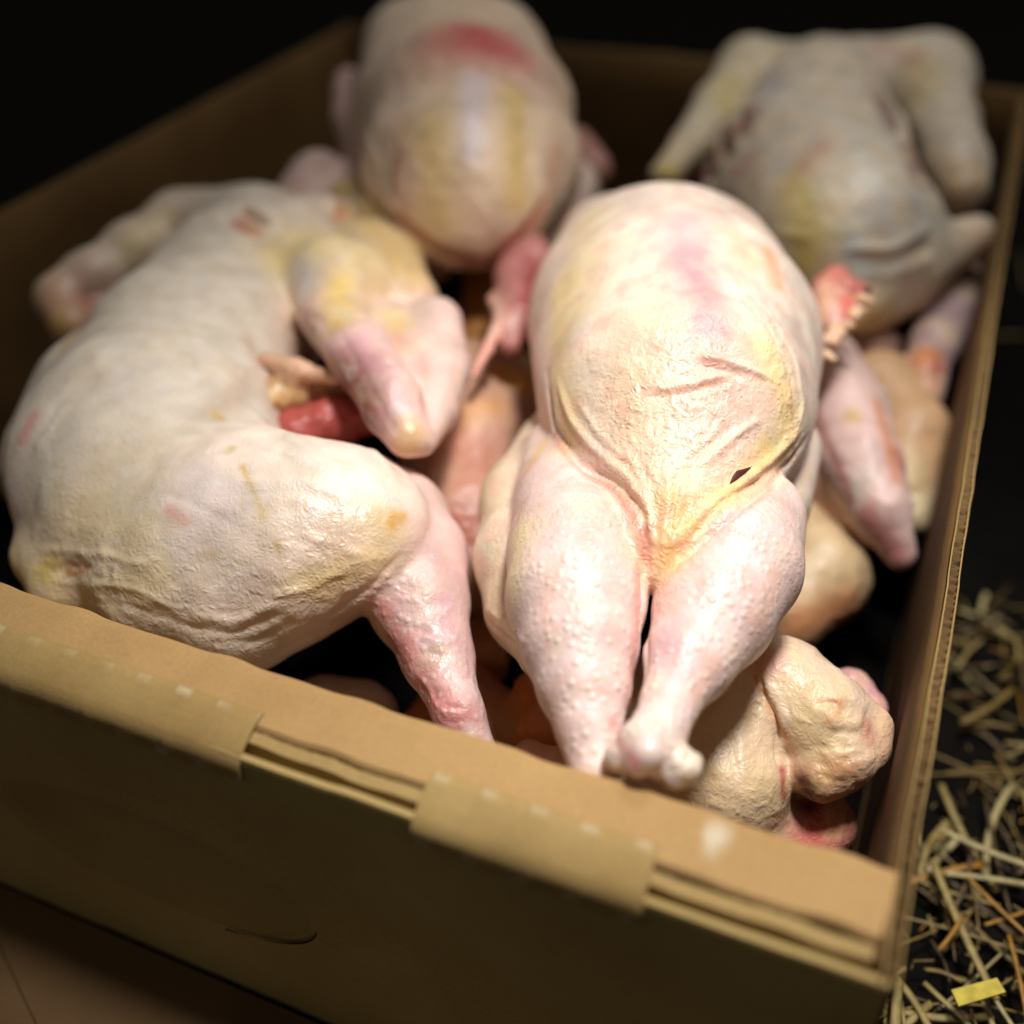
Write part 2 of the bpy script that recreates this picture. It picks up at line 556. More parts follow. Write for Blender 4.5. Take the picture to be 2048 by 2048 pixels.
# ------------------------------------------------------------------ the cardboard box
IX, OX = 0.031, 0.040          # right wall, inner and outer face
IY, OY = 0.258, 0.213          # front wall
LX, BY = -0.699, 1.150
box = empty('cardboard_box', (-.33, .65, GZ),
            'large open brown cardboard box with folded rim and locking tabs, holding the plucked chickens', 'cardboard box')

def sheet(name, prof, along, mat, parent=box, wob=.0012, seed=1, ny=160, scuffs=(), smooth=True, jag=None):
    """sweep a profile (list of (u, z)) along an axis; along = ('x' or 'y', start, end)"""
    axis, s0, s1 = along
    t = np.linspace(s0, s1, ny)
    prof = np.array(prof)
    m = len(prof)
    U = prof[:, 0][None, :] + np.zeros((ny, 1)); Z = prof[:, 1][None, :] + np.zeros((ny, 1))
    T = t[:, None] + np.zeros((1, m))
    w1 = vnoise(np.stack([t * 7, t * 0 + seed, t * 0], 1), seed)[:, None] * wob
    w2 = vnoise(np.stack([t * 60, t * 0 + seed, t * 0], 1), seed + 3)[:, None] * wob * .25
    U = U + w1 + w2; Z = Z + (w1 * .6 + w2 * 1.2) * (Z > -.06)
    if jag is not None:
        Z[:, jag[0]] += jag[1] * vnoise(np.stack([t * 420, t * 0, t * 0], 1), seed + 8)
    P = np.stack([T, U, Z], -1) if axis == 'x' else np.stack([U, T, Z], -1)
    P = P.reshape(-1, 3)
    i = np.arange(ny - 1)[:, None] * m + np.arange(m)[None, :]
    j = np.arange(ny - 1)[:, None] * m + (np.arange(m)[None, :] + 1) % m
    Q = np.stack([i, j, j + m, i + m], -1).reshape(-1, 4)
    if axis == 'y': Q = Q[:, ::-1]
    # caps
    caps = [list(range(m))[::-1], list(range((ny - 1) * m, ny * m))]
    sc = np.zeros(len(P))
    for (x, y, z, r, k) in scuffs:
        d = np.sqrt(((P - np.array([x, y, z])) ** 2 * np.array([1, .45, 1])).sum(1)) / r * (1 + .5 * fbm(P * 300, 3))
        sc = np.maximum(sc, k * np.clip(1.5 - d, 0, 1))
    o = mesh_obj(name, P, np.ascontiguousarray(Q), mat, parent, smooth, {'scuff': sc})
    if smooth:
        for p in o.data.polygons: p.use_smooth = True
        o.data.set_sharp_from_angle(angle=math.radians(35))
    return o

def dense(prof, step=.004):
    out = []
    for (a, b) in zip(prof, prof[1:] + prof[:1]):
        n = max(1, int(math.hypot(b[0] - a[0], b[1] - a[1]) / step)) if math.hypot(b[0] - a[0], b[1] - a[1]) < .06 else 6
        for i in range(n):
            out.append((a[0] + (b[0] - a[0]) * i / n, a[1] + (b[1] - a[1]) * i / n))
    return out

# front wall: inner ply rolled over the top, a slot, then the outer ply
T = .0045
sm = at(1432, 1672, 0)
inner = dense([(IY, GZ + .004), (IY, -.004), (IY - .0015, -.0008), (IY - .004, 0), (IY - .029, -.0012), (IY - .0305, -.003), (IY - .0305, GZ + .004)])
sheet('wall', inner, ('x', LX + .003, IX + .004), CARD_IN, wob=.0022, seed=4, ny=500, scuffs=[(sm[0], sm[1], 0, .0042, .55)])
ledge = dense([(IY - .0312, -.006), (IY - .0312, -.0025), (IY - .0365, -.0035), (IY - .0372, -.007), (IY - .0372, -.02), (IY - .0312, -.02)])
sheet('rim_ply', ledge, ('x', LX + .003, IX + .003), CARD_EDGE, wob=.0012, seed=6, ny=500, jag=(1, .0004))
outer = dense([(OY + .0042, GZ + .002), (OY + .0042, -.0065), (OY + .0035, -.0048), (OY + .0008, -.0052), (OY, -.0075), (OY, GZ + .002)])
sheet('wall', outer, ('x', LX - .003, OX - .001), CARD_OLIVE, wob=.0011, seed=9, ny=500)

# right wall: smooth inner ply, corrugated core and outer liner
rin = dense([(IX, GZ + .004), (IX, -.006), (IX + .0008, -.0025), (IX + .0024, -.001), (IX + .0034, -.0016), (IX + .0036, -.004), (IX + .0036, GZ + .004)])
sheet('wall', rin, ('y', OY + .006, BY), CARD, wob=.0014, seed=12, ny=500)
for nm, u, sd in (('liner', IX + .0040, 13), ('liner', IX + .0088, 13)):
    pr = dense([(u, GZ + .003), (u, -.0012), (u + .0006, -.0009), (u + .0007, -.0012), (u + .0007, GZ + .003)])
    sheet(nm, pr, ('y', OY + .002, BY), CARD_EDGE, wob=.0014, seed=12, ny=900, jag=(1, .0012))
# the fluted core, its paper coloured darker to put shade into the hollows
ny = 3600
t = np.linspace(OY + .003, BY, ny)
w1 = vnoise(np.stack([t * 7, t * 0 + 12, t * 0], 1), 12) * .0014 + vnoise(np.stack([t * 60, t * 0 + 12, t * 0], 1), 15) * .0014 * .25
ph = t / .0052 * 2 * math.pi + 1.4 * vnoise(np.stack([t * 30, t * 0, t * 0], 1), 31)
amp = .0021 * (1 + .25 * vnoise(np.stack([t * 90, t * 0, t * 0], 1), 33))
u = IX + .0067 + w1 + amp * np.tanh(1.5 * np.sin(ph)) / math.tanh(1.5)
topz = -.0018 + .0011 * vnoise(np.stack([t * 300, t * 0, t * 0], 1), 35)
th = .00022
P = np.concatenate([np.stack([u - th, t, topz], 1), np.stack([u + th, t, topz], 1), np.stack([u + th, t, np.full(ny, -.03)], 1), np.stack([u - th, t, np.full(ny, -.03)], 1)])
i = np.arange(ny - 1)
Q = np.concatenate([np.stack([i + a * ny, i + 1 + a * ny, i + 1 + b * ny, i + b * ny], 1) for a, b in ((0, 1), (1, 2), (2, 3), (3, 0))])
o = mesh_obj('corrugated_core', P, Q[:, ::-1].copy(), cardboard('fluting_paper', (124, 96, 58), (84, 62, 34)), box)
# left and back walls, base
lw = dense([(LX, GZ + .004), (LX, -.003), (LX - .002, 0), (LX - .007, 0), (LX - .009, -.003), (LX - .009, GZ + .004)])
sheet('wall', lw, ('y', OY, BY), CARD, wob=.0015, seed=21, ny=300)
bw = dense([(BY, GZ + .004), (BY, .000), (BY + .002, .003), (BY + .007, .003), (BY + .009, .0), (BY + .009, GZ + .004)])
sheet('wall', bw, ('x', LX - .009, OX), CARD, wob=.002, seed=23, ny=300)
P = []
bx = [(LX - .008, OY + .001), (OX - .001, OY + .001), (OX - .001, BY + .008), (LX - .008, BY + .008)]
P = [(x, y, z) for z in (GZ, GZ + .0035) for x, y in bx]
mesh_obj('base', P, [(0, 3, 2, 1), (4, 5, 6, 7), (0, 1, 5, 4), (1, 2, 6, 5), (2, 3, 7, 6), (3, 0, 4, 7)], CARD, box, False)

# black sheet added on the box floor, standing in for shade between the birds
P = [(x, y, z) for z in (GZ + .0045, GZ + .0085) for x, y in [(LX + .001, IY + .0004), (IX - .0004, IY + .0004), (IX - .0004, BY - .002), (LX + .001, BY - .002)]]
pad = mesh_obj('shade_sheet', P, [(0, 3, 2, 1), (4, 5, 6, 7), (0, 1, 5, 4), (1, 2, 6, 5), (2, 3, 7, 6), (3, 0, 4, 7)], plain('black_shade', (12, 9, 8), .95, .05), None, False)
tag(pad, 'added black sheet standing in for shade on the box floor, under the chickens', 'shade sheet')

# locking tabs that hook over the rim and down the outside, with perforated creases
def rim_tab(x0, x1, seed, s=1):
    nx = 260; prof = [(IY - .0235, .0014), (IY - .0265, .0018), (IY - .030, .0014), (IY - .036, -.0005), (OY + .003, -.0034), (OY - .0012, -.0068), (OY - .0022, -.011), (OY - .0025, -.0165)]
    thick = .0011
    xs = np.linspace(x0, x1, nx)
    rows = []
    for k, (y, z) in enumerate(prof):
        yy = np.full(nx, y); zz = np.full(nx, z)
        dash = (np.sin((xs - x0) / .0205 * 2 * math.pi) > .35).astype(float)
        dash = np.convolve(dash, np.ones(9) / 9, 'same') * (.6 + .4 * vnoise(np.stack([xs * 90, xs * 0, xs * 0], 1), seed + 2))
        if k == 1: zz = zz + .0012 * dash - .0004
        if k == 2: zz = zz - .0006 * (1 - dash)
        if k == 5: yy = yy - .0008 * dash
        if k == 7: zz = zz + .0018 * dash; yy = yy - .0012 * dash
        if k == 0: zz = zz - .0009
        zz = zz + .0009 * vnoise(np.stack([xs * 40, xs * 0 + k * .3, xs * 0], 1), seed)
        x_ = xs + (.0018 * (k / 7.) * (1 if s > 0 else -1)) * ((xs - x0) / (x1 - x0))
        rows.append(np.stack([x_, yy, zz], 1))
    top = np.array(rows); nrm = np.array([0, -.5, .86])
    bot = top - nrm * thick
    P = np.concatenate([top.reshape(-1, 3), bot.reshape(-1, 3)])
    K = len(prof); M = K * nx
    Q = []
    for k in range(K - 1):
        i = k * nx + np.arange(nx - 1)
        Q.append(np.stack([i, i + nx, i + nx + 1, i + 1], 1))
        Q.append(np.stack([M + i, M + i + 1, M + i + nx + 1, M + i + nx], 1))
    for k in (0, K - 1):
        i = k * nx + np.arange(nx - 1)
        q = np.stack([i, i + 1, M + i + 1, M + i], 1)
        Q.append(q if k == 0 else q[:, ::-1])
    for c in (0, nx - 1):
        i = np.arange(K - 1) * nx + c
        q = np.stack([i, M + i, M + i + nx, i + nx], 1)
        Q.append(q if c == 0 else q[:, ::-1])
    d = (np.sin((P[:, 0] - x0) / .0205 * 2 * math.pi) > .5) * (.5 + .5 * vnoise(np.stack([P[:, 0] * 120, P[:, 0] * 0, P[:, 0] * 0], 1), seed + 5))
    kk = np.concatenate([np.repeat(np.arange(K), nx)] * 2)
    sc = d * (((kk == 1) * .35) + ((kk == 7) * .5))  # pale dashes on the perforations: highlights put into the colour
    mesh_obj('rim_tab', P, np.concatenate(Q), CARD_EDGE, box, True, {'scuff': sc.astype(np.float32)})
rim_tab(at(-480, 1250, 0)[0], at(500, 1460, 0)[0], 3)
rim_tab(at(835, 1600, 0)[0], at(1300, 1740, 0)[0], 5)
rim_tab(LX + .02, LX + .16, 8)

# hand hole flap, punched but still in place on the front: an oval with a gap below its right end
def oval_flap():
    cx, cz, a, b = -.300, -.118, .100, .044
    n = 96
    P = []; 
    for lay, (s_, y) in enumerate(((.90, OY - .0012), (1.0, OY + .0003), (1.0, OY + .002))):
        for i in range(n):
            t = 2 * math.pi * i / n
            k = math.cos(t)
            q = math.sin(t)
            P.append((cx + a * s_ * k, y, cz + b * s_ * q))
    Fs = [tuple(range(n))[::1]]
    for l in range(2):
        for i in range(n):
            j = (i + 1) % n
            Fs.append((l * n + i, (l + 1) * n + i, (l + 1) * n + j, l * n + j))
    mesh_obj('hand_hole_flap', P, Fs, cardboard('kraft_cardboard_flap', (174, 148, 92), (150, 124, 74)), box, False)  # flap card slightly darker than the wall
    # crescent slit
    P = []; m = 24
    for i in range(m + 1):
        t = math.radians(-66 + 58 * i / m)
        k = math.cos(t); q = math.sin(t)
        w = .0022 * math.sin(math.pi * i / m) + .0002
        P.append((cx + (a + .0004) * k, OY - .0018, cz + (b + .0004) * q))
        P.append((cx + (a + .0004 + w) * k, OY - .0009, cz + (b + .0004 + w * 1.3) * q))
    Fs = [(2 * i, 2 * i + 2, 2 * i + 3, 2 * i + 1) for i in range(m)]
    mesh_obj('cut_slit', P, Fs, plain('slit_shadow_gap', (40, 32, 20)), box, False)
oval_flap()

# loose cardboard sheet lying in front of the box
sh = empty('cardboard_sheet', (-.4, .1, GZ), 'flat brown cardboard sheet on the ground before the box, with a slanting cut', 'cardboard sheet')
def slab(name, quad, z0, z1, mat, parent):
    P = [(x, y, z) for z in (z0, z1) for x, y in quad]
    return mesh_obj(name, P, [(0, 3, 2, 1), (4, 5, 6, 7), (0, 1, 5, 4), (1, 2, 6, 5), (2, 3, 7, 6), (3, 0, 4, 7)], mat, parent, False)
pa = at(0, 1893, GZ + .006); pb = at(68, 2040, GZ + .006)
dirn = (pb - pa)[:2]; dirn = dirn / np.linalg.norm(dirn)
ta = pa[:2] - dirn * ((pa[1] - (OY - .003)) / dirn[1] if abs(dirn[1]) > .05 else 0)
tb = pb[:2] + dirn * .25
ta = (float(ta[0]), OY - .0035)
gap = .0012
slab('panel', [(tb[0] + gap, tb[1]), (.02, tb[1]), (.02, OY - .0035), (ta[0] + gap, ta[1])], GZ, GZ + .006, SHEET, sh)
slab('panel', [(-1.0, tb[1]), (tb[0], tb[1]), (ta[0], ta[1]), (-1.0, OY - .0035)], GZ, GZ + .0055, SHEET, sh)

# ------------------------------------------------------------------ straw
def straw_mats():
    out = []
    for i, c in enumerate([(150, 130, 76), (126, 102, 48), (172, 156, 108), (158, 112, 36), (84, 64, 32)]):
        out.append(plain('straw_%s' % 'pale golden cream amber brown'.split()[i], c, .5, .4, 200))
    return out
SM = straw_mats()
def straw_geo(p, ang, ln, wd, bend, tilt, lift=0, n=9):
    V = []; Fs = []
    s = np.linspace(-.5, .5, n)
    side = 6
    for q in s:
        a = ang + bend * q
        x = p[0] + ln * q * math.cos(ang) - bend * ln * .25 * (q * q - .08) * math.sin(ang)
        y = p[1] + ln * q * math.sin(ang) + bend * ln * .25 * (q * q - .08) * math.cos(ang)
        z = p[2] + ln * q * math.sin(tilt) + lift
        for k in range(side):
            t = 2 * math.pi * k / side
            u = wd / 2 * math.cos(t); v = wd * .22 * math.sin(t)
            V.append((x - math.sin(a) * u, y + math.cos(a) * u, z + v))
    for i in range(n - 1):
        for k in range(side):
            Fs.append((i * side + k, i * side + (k + 1) % side, (i + 1) * side + (k + 1) % side, (i + 1) * side + k))
    Fs.append(tuple(range(side))[::-1]); Fs.append(tuple(range((n - 1) * side, n * side)))
    return V, Fs
# the litter of straw too thick to count, in five tints
me_parts = {}
random.seed(11)
for i in range(1100):
    x = OX + .008 + abs(random.gauss(0, 1)) * .16; y = random.uniform(.12, 1.15)
    y = .18 + (random.random() ** 1.6) * .5
    if random.random() < .12: x = OX + random.random() * 1.2; y = random.uniform(-.3, 1.3)
    ln = random.uniform(.015, .09) if i < 400 else random.uniform(.003, .013); a = random.uniform(0, math.pi)
    if x - abs(math.cos(a)) * ln / 2 < OX + .004: x = OX + .004 + abs(math.cos(a)) * ln / 2 + random.random() * .01
    V, Fs = straw_geo((x, y, GZ + random.uniform(-.002, .012)), a, ln, random.choice([.0014, .0022, .0032, .0044]) if i < 400 else random.uniform(.0006, .0016), random.uniform(-1.6, 1.6), random.uniform(-.12, .12))
    k = random.choices(range(5), [4, 4, 2, 1.4, 3])[0]
    A, B = me_parts.setdefault(k, ([], []))
    o_ = len(A); A += V; B += [tuple(v + o_ for v in f) for f in Fs]
allV = []; allF = []; matidx = []
for k, (A, B) in me_parts.items():
    o_ = len(allV); allV += A; allF += [tuple(v + o_ for v in f) for f in B]; matidx += [k] * len(B)
lit = mesh_obj('straw_litter', allV, allF, SM[0])
for m_ in SM[1:]: lit.data.materials.append(m_)
lit.data.polygons.foreach_set('material_index', matidx); lit['kind'] = 'stuff'; lit['label'] = 'scattered straw litter on the dark ground beside the box'
def straw(p0, p1, wd, mat, label, lift=.012, bend=.3):
    a = at(*p0, GZ + lift); b = at(*p1, GZ + lift)
    ang = math.atan2(b[1] - a[1], b[0] - a[0]); ln = float(np.linalg.norm(b - a))
    c = (a + b) / 2
    V, Fs = straw_geo(c, ang, ln, wd, bend, 0, 0, 14)
    o = mesh_obj('straw', V, Fs, mat)
    tag(o, label, 'straw', 'large straws on the ground beside the box')
straw((1880, 1660), (2060, 1735), .0042, SM[2], 'thick pale straw on dark ground, uppermost of the big straws beside the box', .02, .5)
straw((1890, 1745), (2070, 1770), .0036, SM[2], 'thick pale straw just below the uppermost one, reaching out of the right edge', .015, -.2)
straw((1862, 1720), (1990, 2000), .0048, SM[0], 'long broad pale stalk running down from the box corner', .018, .25)
straw((1935, 1755), (2070, 1885), .0026, SM[3], 'amber straw sloping down to the right beside the long pale stalk', .024, .2)
straw((2020, 1870), (2060, 2060), .0026, SM[3], 'upright amber straw at the lower right edge', .02, -.3)
straw((1880, 1900), (1925, 1835), .0024, SM[3], 'short amber straw splinter next to the box corner', .022, .5)
straw((1850, 1935), (1925, 1960), .0026, SM[1], 'short curled brown straw below the amber splinter', .012, -1.6)
straw((1985, 1990), (2030, 2060), .0026, SM[2], 'thin pale straw running down beside the yellow chip', .008, .1)
straw((1795, 1960), (1790, 2060), .0060, SM[0], 'wide pale straw standing against the outside of the box corner', .020, .2)
straw((1970, 1850), (2060, 1820), .0022, SM[3], 'thin amber straw lying nearly level at the right edge', .020, .2)
c0 = at(1955, 1985, GZ + .03)
V = []
for z in (0, .0016):
    for (dx, dy) in ((-.0125, -.0050), (.0125, -.0035), (.0118, .0042), (-.0122, .0036)):
        a = .55
        V.append((c0[0] + dx * math.cos(a) - dy * math.sin(a), c0[1] + dx * math.sin(a) + dy * math.cos(a), c0[2] + z + dx * .15))
chip = mesh_obj('wood_chip', V, [(0, 3, 2, 1), (4, 5, 6, 7), (0, 1, 5, 4), (1, 2, 6, 5), (2, 3, 7, 6), (3, 0, 4, 7)], plain('yellow_chip', (200, 178, 60), .6), None, False)
tag(chip, 'flat yellow rectangular chip lying on the straw near the lower right corner', 'chip')

# ------------------------------------------------------------------ the chickens
CREAM = (246, 228, 212); PINK = (244, 216, 210); YEL = (238, 216, 164); GREY = (222, 211, 195); ROSE = (224, 160, 150)
RED = (170, 46, 44); ORANGE = (222, 150, 92); LILAC = (226, 208, 208); FAT = (232, 204, 142)

def bird(loc_px, label):
    return empty('plucked_chicken', at(*loc_px), label, 'chicken', 'plucked chickens in the box')

# ---- 1. the chicken in the middle, breast up, legs to the viewer
c1 = bird((1300, 900, -.08), 'brightly lit plucked chicken in the middle, breast up with its drumsticks crossed')
S = []
def towards(px, py, z, q):
    n = CAM - at(px, py, z)
    n = n / np.linalg.norm(n) + np.array([0, 0, .5])
    return (n / np.linalg.norm(n), q)
FL1 = towards(1340, 750, .01, .82)
S += chain([(1320, 610, .008, 226), (1346, 720, .012, 238), (1350, 850, .018, 232), (1340, 985, .014, 160), (1330, 1065, .016, 84), (1326, 1110, .015, 46), (1322, 1142, .012, 18)], CREAM, .02, FL1)
S += chain([(1222, 500, .008, 110), (1220, 640, .008, 126), (1228, 780, .010, 128)], CREAM, .03, FL1)
S += chain([(1425, 535, .006, 126), (1476, 680, .006, 132), (1490, 820, .008, 116)], CREAM, .03, FL1)
S += chain([(1330, 520, .018, 120), (1345, 640, .030, 170), (1350, 780, .032, 170)], CREAM, .04, FL1)
# thigh and drumsticks
S += chain([(1110, 900, -.03, 80), (1070, 1010, -.03, 105), (1060, 1120, -.03, 108), (1060, 1220, -.04, 85), (1085, 1310, -.04, 50)], (238, 222, 186), .008)
S += chain([(1118, 920, -.012, 82), (1145, 1010, -.004, 116), (1150, 1110, .002, 134), (1152, 1200, .002, 139), (1160, 1290, .001, 116), (1168, 1370, -.002, 94), (1178, 1450, -.006, 68), (1190, 1540, -.012, 54)], PINK, .004)
S += chain([(1560, 900, -.03, 80), (1520, 1000, -.03, 100)], CREAM, .008)
S += chain([(1505, 1040, .0, 106), (1470, 1130, .002, 134), (1428, 1225, .002, 121), (1378, 1320, .002, 90), (1340, 1405, .004, 58), (1318, 1460, .006, 55), (1300, 1490, .008, 50)], PINK, .003)
S += chain([(1240, 1512, .004, 34), (1290, 1492, .008, 52), (1362, 1535, .003, 42)], CREAM, .004)
b = Body(S, .001)
crk = b.mask([(1345, 800), (1345, 1000)], 190) * 1.0
crk = np.maximum(crk, b.mask([(1560, 650), (1590, 880)], 45))
goo = np.clip(b.mask([(1140, 1100), (1165, 1270), (1200, 1440)], 120) + b.mask([(1480, 1060), (1440, 1220), (1340, 1400)], 120), 0, 1)
goo[b.py < 1010] *= .2
belly = ((b.py < 1000 + .0 * b.px)).astype(np.float32)
goo = goo * (1 - np.clip(b.mask([(1330, 900), (1330, 1090)], 80) * 1.5, 0, 1))
# big folds
for pts, w, mm in [
    ([(1394, 705), (1450, 715), (1506, 733), (1543, 752)], 8, 2.2), ([(1400, 722), (1450, 733), (1500, 752)], 8, -1.0),
    ([(1296, 775), (1389, 761), (1459, 743)], 8, 1.5), ([(1300, 792), (1389, 778), (1455, 760)], 9, -1.0),
    ([(1412, 924), (1450, 890), (1482, 859), (1524, 836)], 9, 1.8), ([(1395, 915), (1440, 872), (1470, 845)], 9, -1.0),
    ([(1086, 740), (1100, 859), (1161, 925), (1226, 962), (1273, 1009), (1290, 1075)], 9, -4.0),
    ([(1110, 760), (1135, 840), (1190, 900), (1250, 950), (1290, 1010)], 10, 1.8),
    ([(1150, 800), (1195, 868), (1262, 925)], 8, .9),
    ([(1622, 880), (1580, 938), (1505, 994), (1422, 1055), (1347, 1125)], 9, -4.0),
    ([(1605, 860), (1560, 915), (1480, 965), (1405, 1025), (1350, 1085)], 12, 2.2),
    ([(1552, 626), (1599, 719), (1613, 812), (1595, 872)], 8, 1.4), ([(1538, 640), (1582, 730), (1596, 812)], 8, -.8),
    ([(1240, 880), (1285, 980), (1300, 1080)], 6, .9), ([(1270, 900), (1305, 990), (1312, 1090)], 6, -.8),
    ([(1330, 930), (1335, 1000), (1318, 1100)], 7, 1.0), ([(1380, 960), (1350, 1030), (1330, 1120)], 7, 1.1), ([(1362, 960), (1338, 1040), (1325, 1110)], 5, -.9),
    ([(1290, 1030), (1296, 1120), (1300, 1180)], 7, 1.6),
    ([(1470, 975), (1500, 958), (1520, 935)], 9, 1.6),
    ([(1290, 1050), (1293, 1200), (1283, 1350)], 9, -2.5),
    ([(960, 1240), (1020, 1290), (1050, 1330)], 6, -1.2), ([(975, 1270), (1030, 1330)], 5, -1.0), ([(970, 1220), (1010, 1250), (1045, 1290)], 6, 1.0),
    ([(1215, 1440), (1260, 1460)], 7, .8), ([(1345, 1400), (1350, 1470)], 6, .8), ([(1380, 1400), (1385, 1480)], 5, -.8),
]:
    b.stroke(pts, w, mm)
b.V = relax(b.V, b.Q, 1); b.N = normals(b.V, b.Q)
b.crinkle = np.clip(.12 + 1.1 * crk, 0, 1).astype(np.float32) * (1 - .8 * goo)
b.goose = goo.astype(np.float32)
b.wrinkle(.00035, 150, crk, 11)
b.wrinkle(.00045, 70, crk, 15, (1.3, .6, 1))
b.wrinkle(.0004, 260, b.mask([(1000, 1080), (1000, 1200)], 55), 14, (1.5, .25, .25))
b.push(.0004 * fbm(b.V * 38, 3) * (1 - .6 * goo))
b.proj()
Y2 = (250, 228, 170)
for pts, w, rgb, k in [
    ([(1120, 560), (1105, 760), (1130, 860)], 48, (236, 212, 146), .75),
    ([(1170, 430), (1160, 600)], 60, (240, 216, 150), .5),
    ([(1230, 560), (1200, 760)], 80, (244, 232, 208), .5),
    ([(1385, 440), (1395, 520)], 75, (236, 198, 190), .5),
    ([(1380, 500), (1400, 570), (1412, 650)], 38, (244, 118, 136), .95),
    ([(1375, 440), (1400, 560), (1405, 690)], 62, (246, 182, 186), .6),
    ([(1545, 500), (1560, 560)], 26, (236, 168, 110), .75),
    ([(1480, 470), (1500, 520)], 40, (240, 198, 150), .5),
    ([(1600, 640), (1620, 800)], 30, (222, 190, 178), .6),
    ([(1540, 700), (1590, 820), (1560, 900)], 50, Y2, .85),
    ([(1540, 900), (1480, 970), (1400, 1030)], 34, (250, 220, 150), .9),
    ([(1330, 1000), (1350, 1060), (1325, 1120)], 50, (248, 208, 140), .85),
    ([(1290, 640), (1260, 800), (1280, 930)], 80, (248, 224, 190), .55),
    ([(1420, 720), (1490, 810)], 60, (244, 196, 184), .65),
    ([(1390, 760), (1430, 830)], 60, (246, 220, 206), .6),
    ([(1350, 880), (1390, 920)], 55, (248, 222, 200), .6),
    ([(1105, 870), (1165, 935), (1240, 985), (1285, 1060)], 10, (206, 100, 72), .55),
    ([(1600, 905), (1510, 998), (1420, 1060)], 8, (206, 110, 80), .5),
    ([(1030, 1060), (1010, 1180)], 46, (246, 226, 170), .8),
    ([(960, 1040), (958, 1200)], 22, (214, 206, 186), .7),
    ([(1080, 880), (1050, 930)], 18, (240, 206, 110), .6),
    ([(1285, 1060), (1280, 1220), (1270, 1340)], 16, (222, 130, 122), .6),
    ([(1150, 1120), (1170, 1260)], 90, (240, 216, 212), .6),
    ([(1320, 1270), (1360, 1330)], 40, (232, 178, 184), .6),
    ([(1480, 1050), (1470, 1120)], 60, (232, 214, 218), .6),
    ([(1440, 1330), (1400, 1380)], 26, (228, 176, 146), .5),
    ([(1230, 1440), (1240, 1500)], 16, (226, 120, 110), .5),
    ([(1560, 1150), (1520, 1260)], 26, (228, 188, 168), .6),
]:
    b.paint(pts, w, rgb, k)
b.mottle((240, 190, 174), 110, .4, 21, 0)
b.mottle((250, 230, 190), 70, .25, 25, .15)
b.build('body', SKIN, c1)
b.N = normals(b.V, b.Q)
cv = b.curve([(1464, 962), (1484, 945), (1506, 930)], 9)
tl = []
for i, q in enumerate(cv):
    m_ = np.argsort(((b.V - q) ** 2).sum(1))[:60]
    nn = b.N[m_].mean(0); nn /= np.linalg.norm(nn)
    tan = cv[-1] - cv[0]; tan /= np.linalg.norm(tan)
    sd = np.cross(nn, tan); w_ = .0013 * math.sin(math.pi * i / (len(cv) - 1)) * (1 + .25 * math.sin(i * .9)) + .0001
    ctr = b.V[m_].mean(0) + nn * .0007
    tl += [ctr - sd * w_ - nn * .0003, ctr - nn * .0001, ctr + sd * w_ - nn * .0003]
n_ = len(cv)
mesh_obj('skin_tear', tl, [(3 * i + a_, 3 * i + 3 + a_, 3 * i + 4 + a_, 3 * i + 1 + a_) for i in range(n_ - 1) for a_ in (0, 1)], plain('dark_tear', (84, 34, 18), .4, .5), c1)

def part(name, parent, segs, vox=.0012, mat=SKIN, paints=(), strokes=(), wr=None, big=None):
    q = Body(segs, vox, .003)
    for pts, w, mm in strokes: q.stroke(pts, w, mm)
    q.N = normals(q.V, q.Q)
    if big: q.push(big[0] * fbm(q.V * big[1], 4))
    if wr: q.wrinkle(wr[0], wr[1], None, 7)
    q.proj()
    for pts, w, rgb, k in paints: q.paint(pts, w, rgb, k)
    return q.build(name, mat, parent)

part('knuckle', c1, chain([(1300, 1470, .0155, 20), (1296, 1505, .0135, 27), (1276, 1530, .0085, 26)], (244, 226, 220), .006), .0009, SKIN_SMOOTH,
     [([(1250, 1500), (1262, 1530)], 16, (232, 150, 158), .8)])
part('knuckle', c1, chain([(1340, 1500, .010, 26), (1372, 1535, .006, 26), (1382, 1560, .001, 16)], (240, 226, 204), .006)
     + chain([(1325, 1535, .006, 20), (1350, 1562, .002, 16)], (232, 214, 208), .004), .0009, SKIN, [([(1350, 1570)], 12, (200, 176, 206), .6)], (), (.0006, 250), (.0014, 160))
# shreds of skin and membrane between the legs
part('membrane', c1, chain([(1290, 1060, .022, 12), (1294, 1110, .016, 14), (1297, 1145, .010, 9)], (246, 216, 176), .003)
     + chain([(1345, 1060, .026, 26), (1330, 1105, .019, 16), (1322, 1143, .014, 5)], (250, 214, 150), .006)
, .0009, SKIN, (), (), (.0005, 260))
part('wing', c1, chain([(1075, 520, -.005, 34), (1050, 500, -.005, 42), (1035, 560, -.01, 46), (1030, 640, -.015, 38), (1020, 690, -.02, 22)], (186, 124, 120), .006)
     + chain([(1000, 640, -.012, 12), (975, 700, -.015, 11), (945, 755, -.02, 6)], (236, 176, 160), .004)
     + chain([(990, 600, -.012, 16), (1012, 650, -.012, 16)], (232, 190, 168), .004), .0013, SKIN,
     [([(1065, 520), (1060, 600)], 22, (150, 54, 56), .7), ([(1090, 540), (1082, 600)], 14, (220, 90, 60), .7), ([(990, 600), (985, 670)], 12, (240, 206, 190), .7)], (), (.0006, 130))
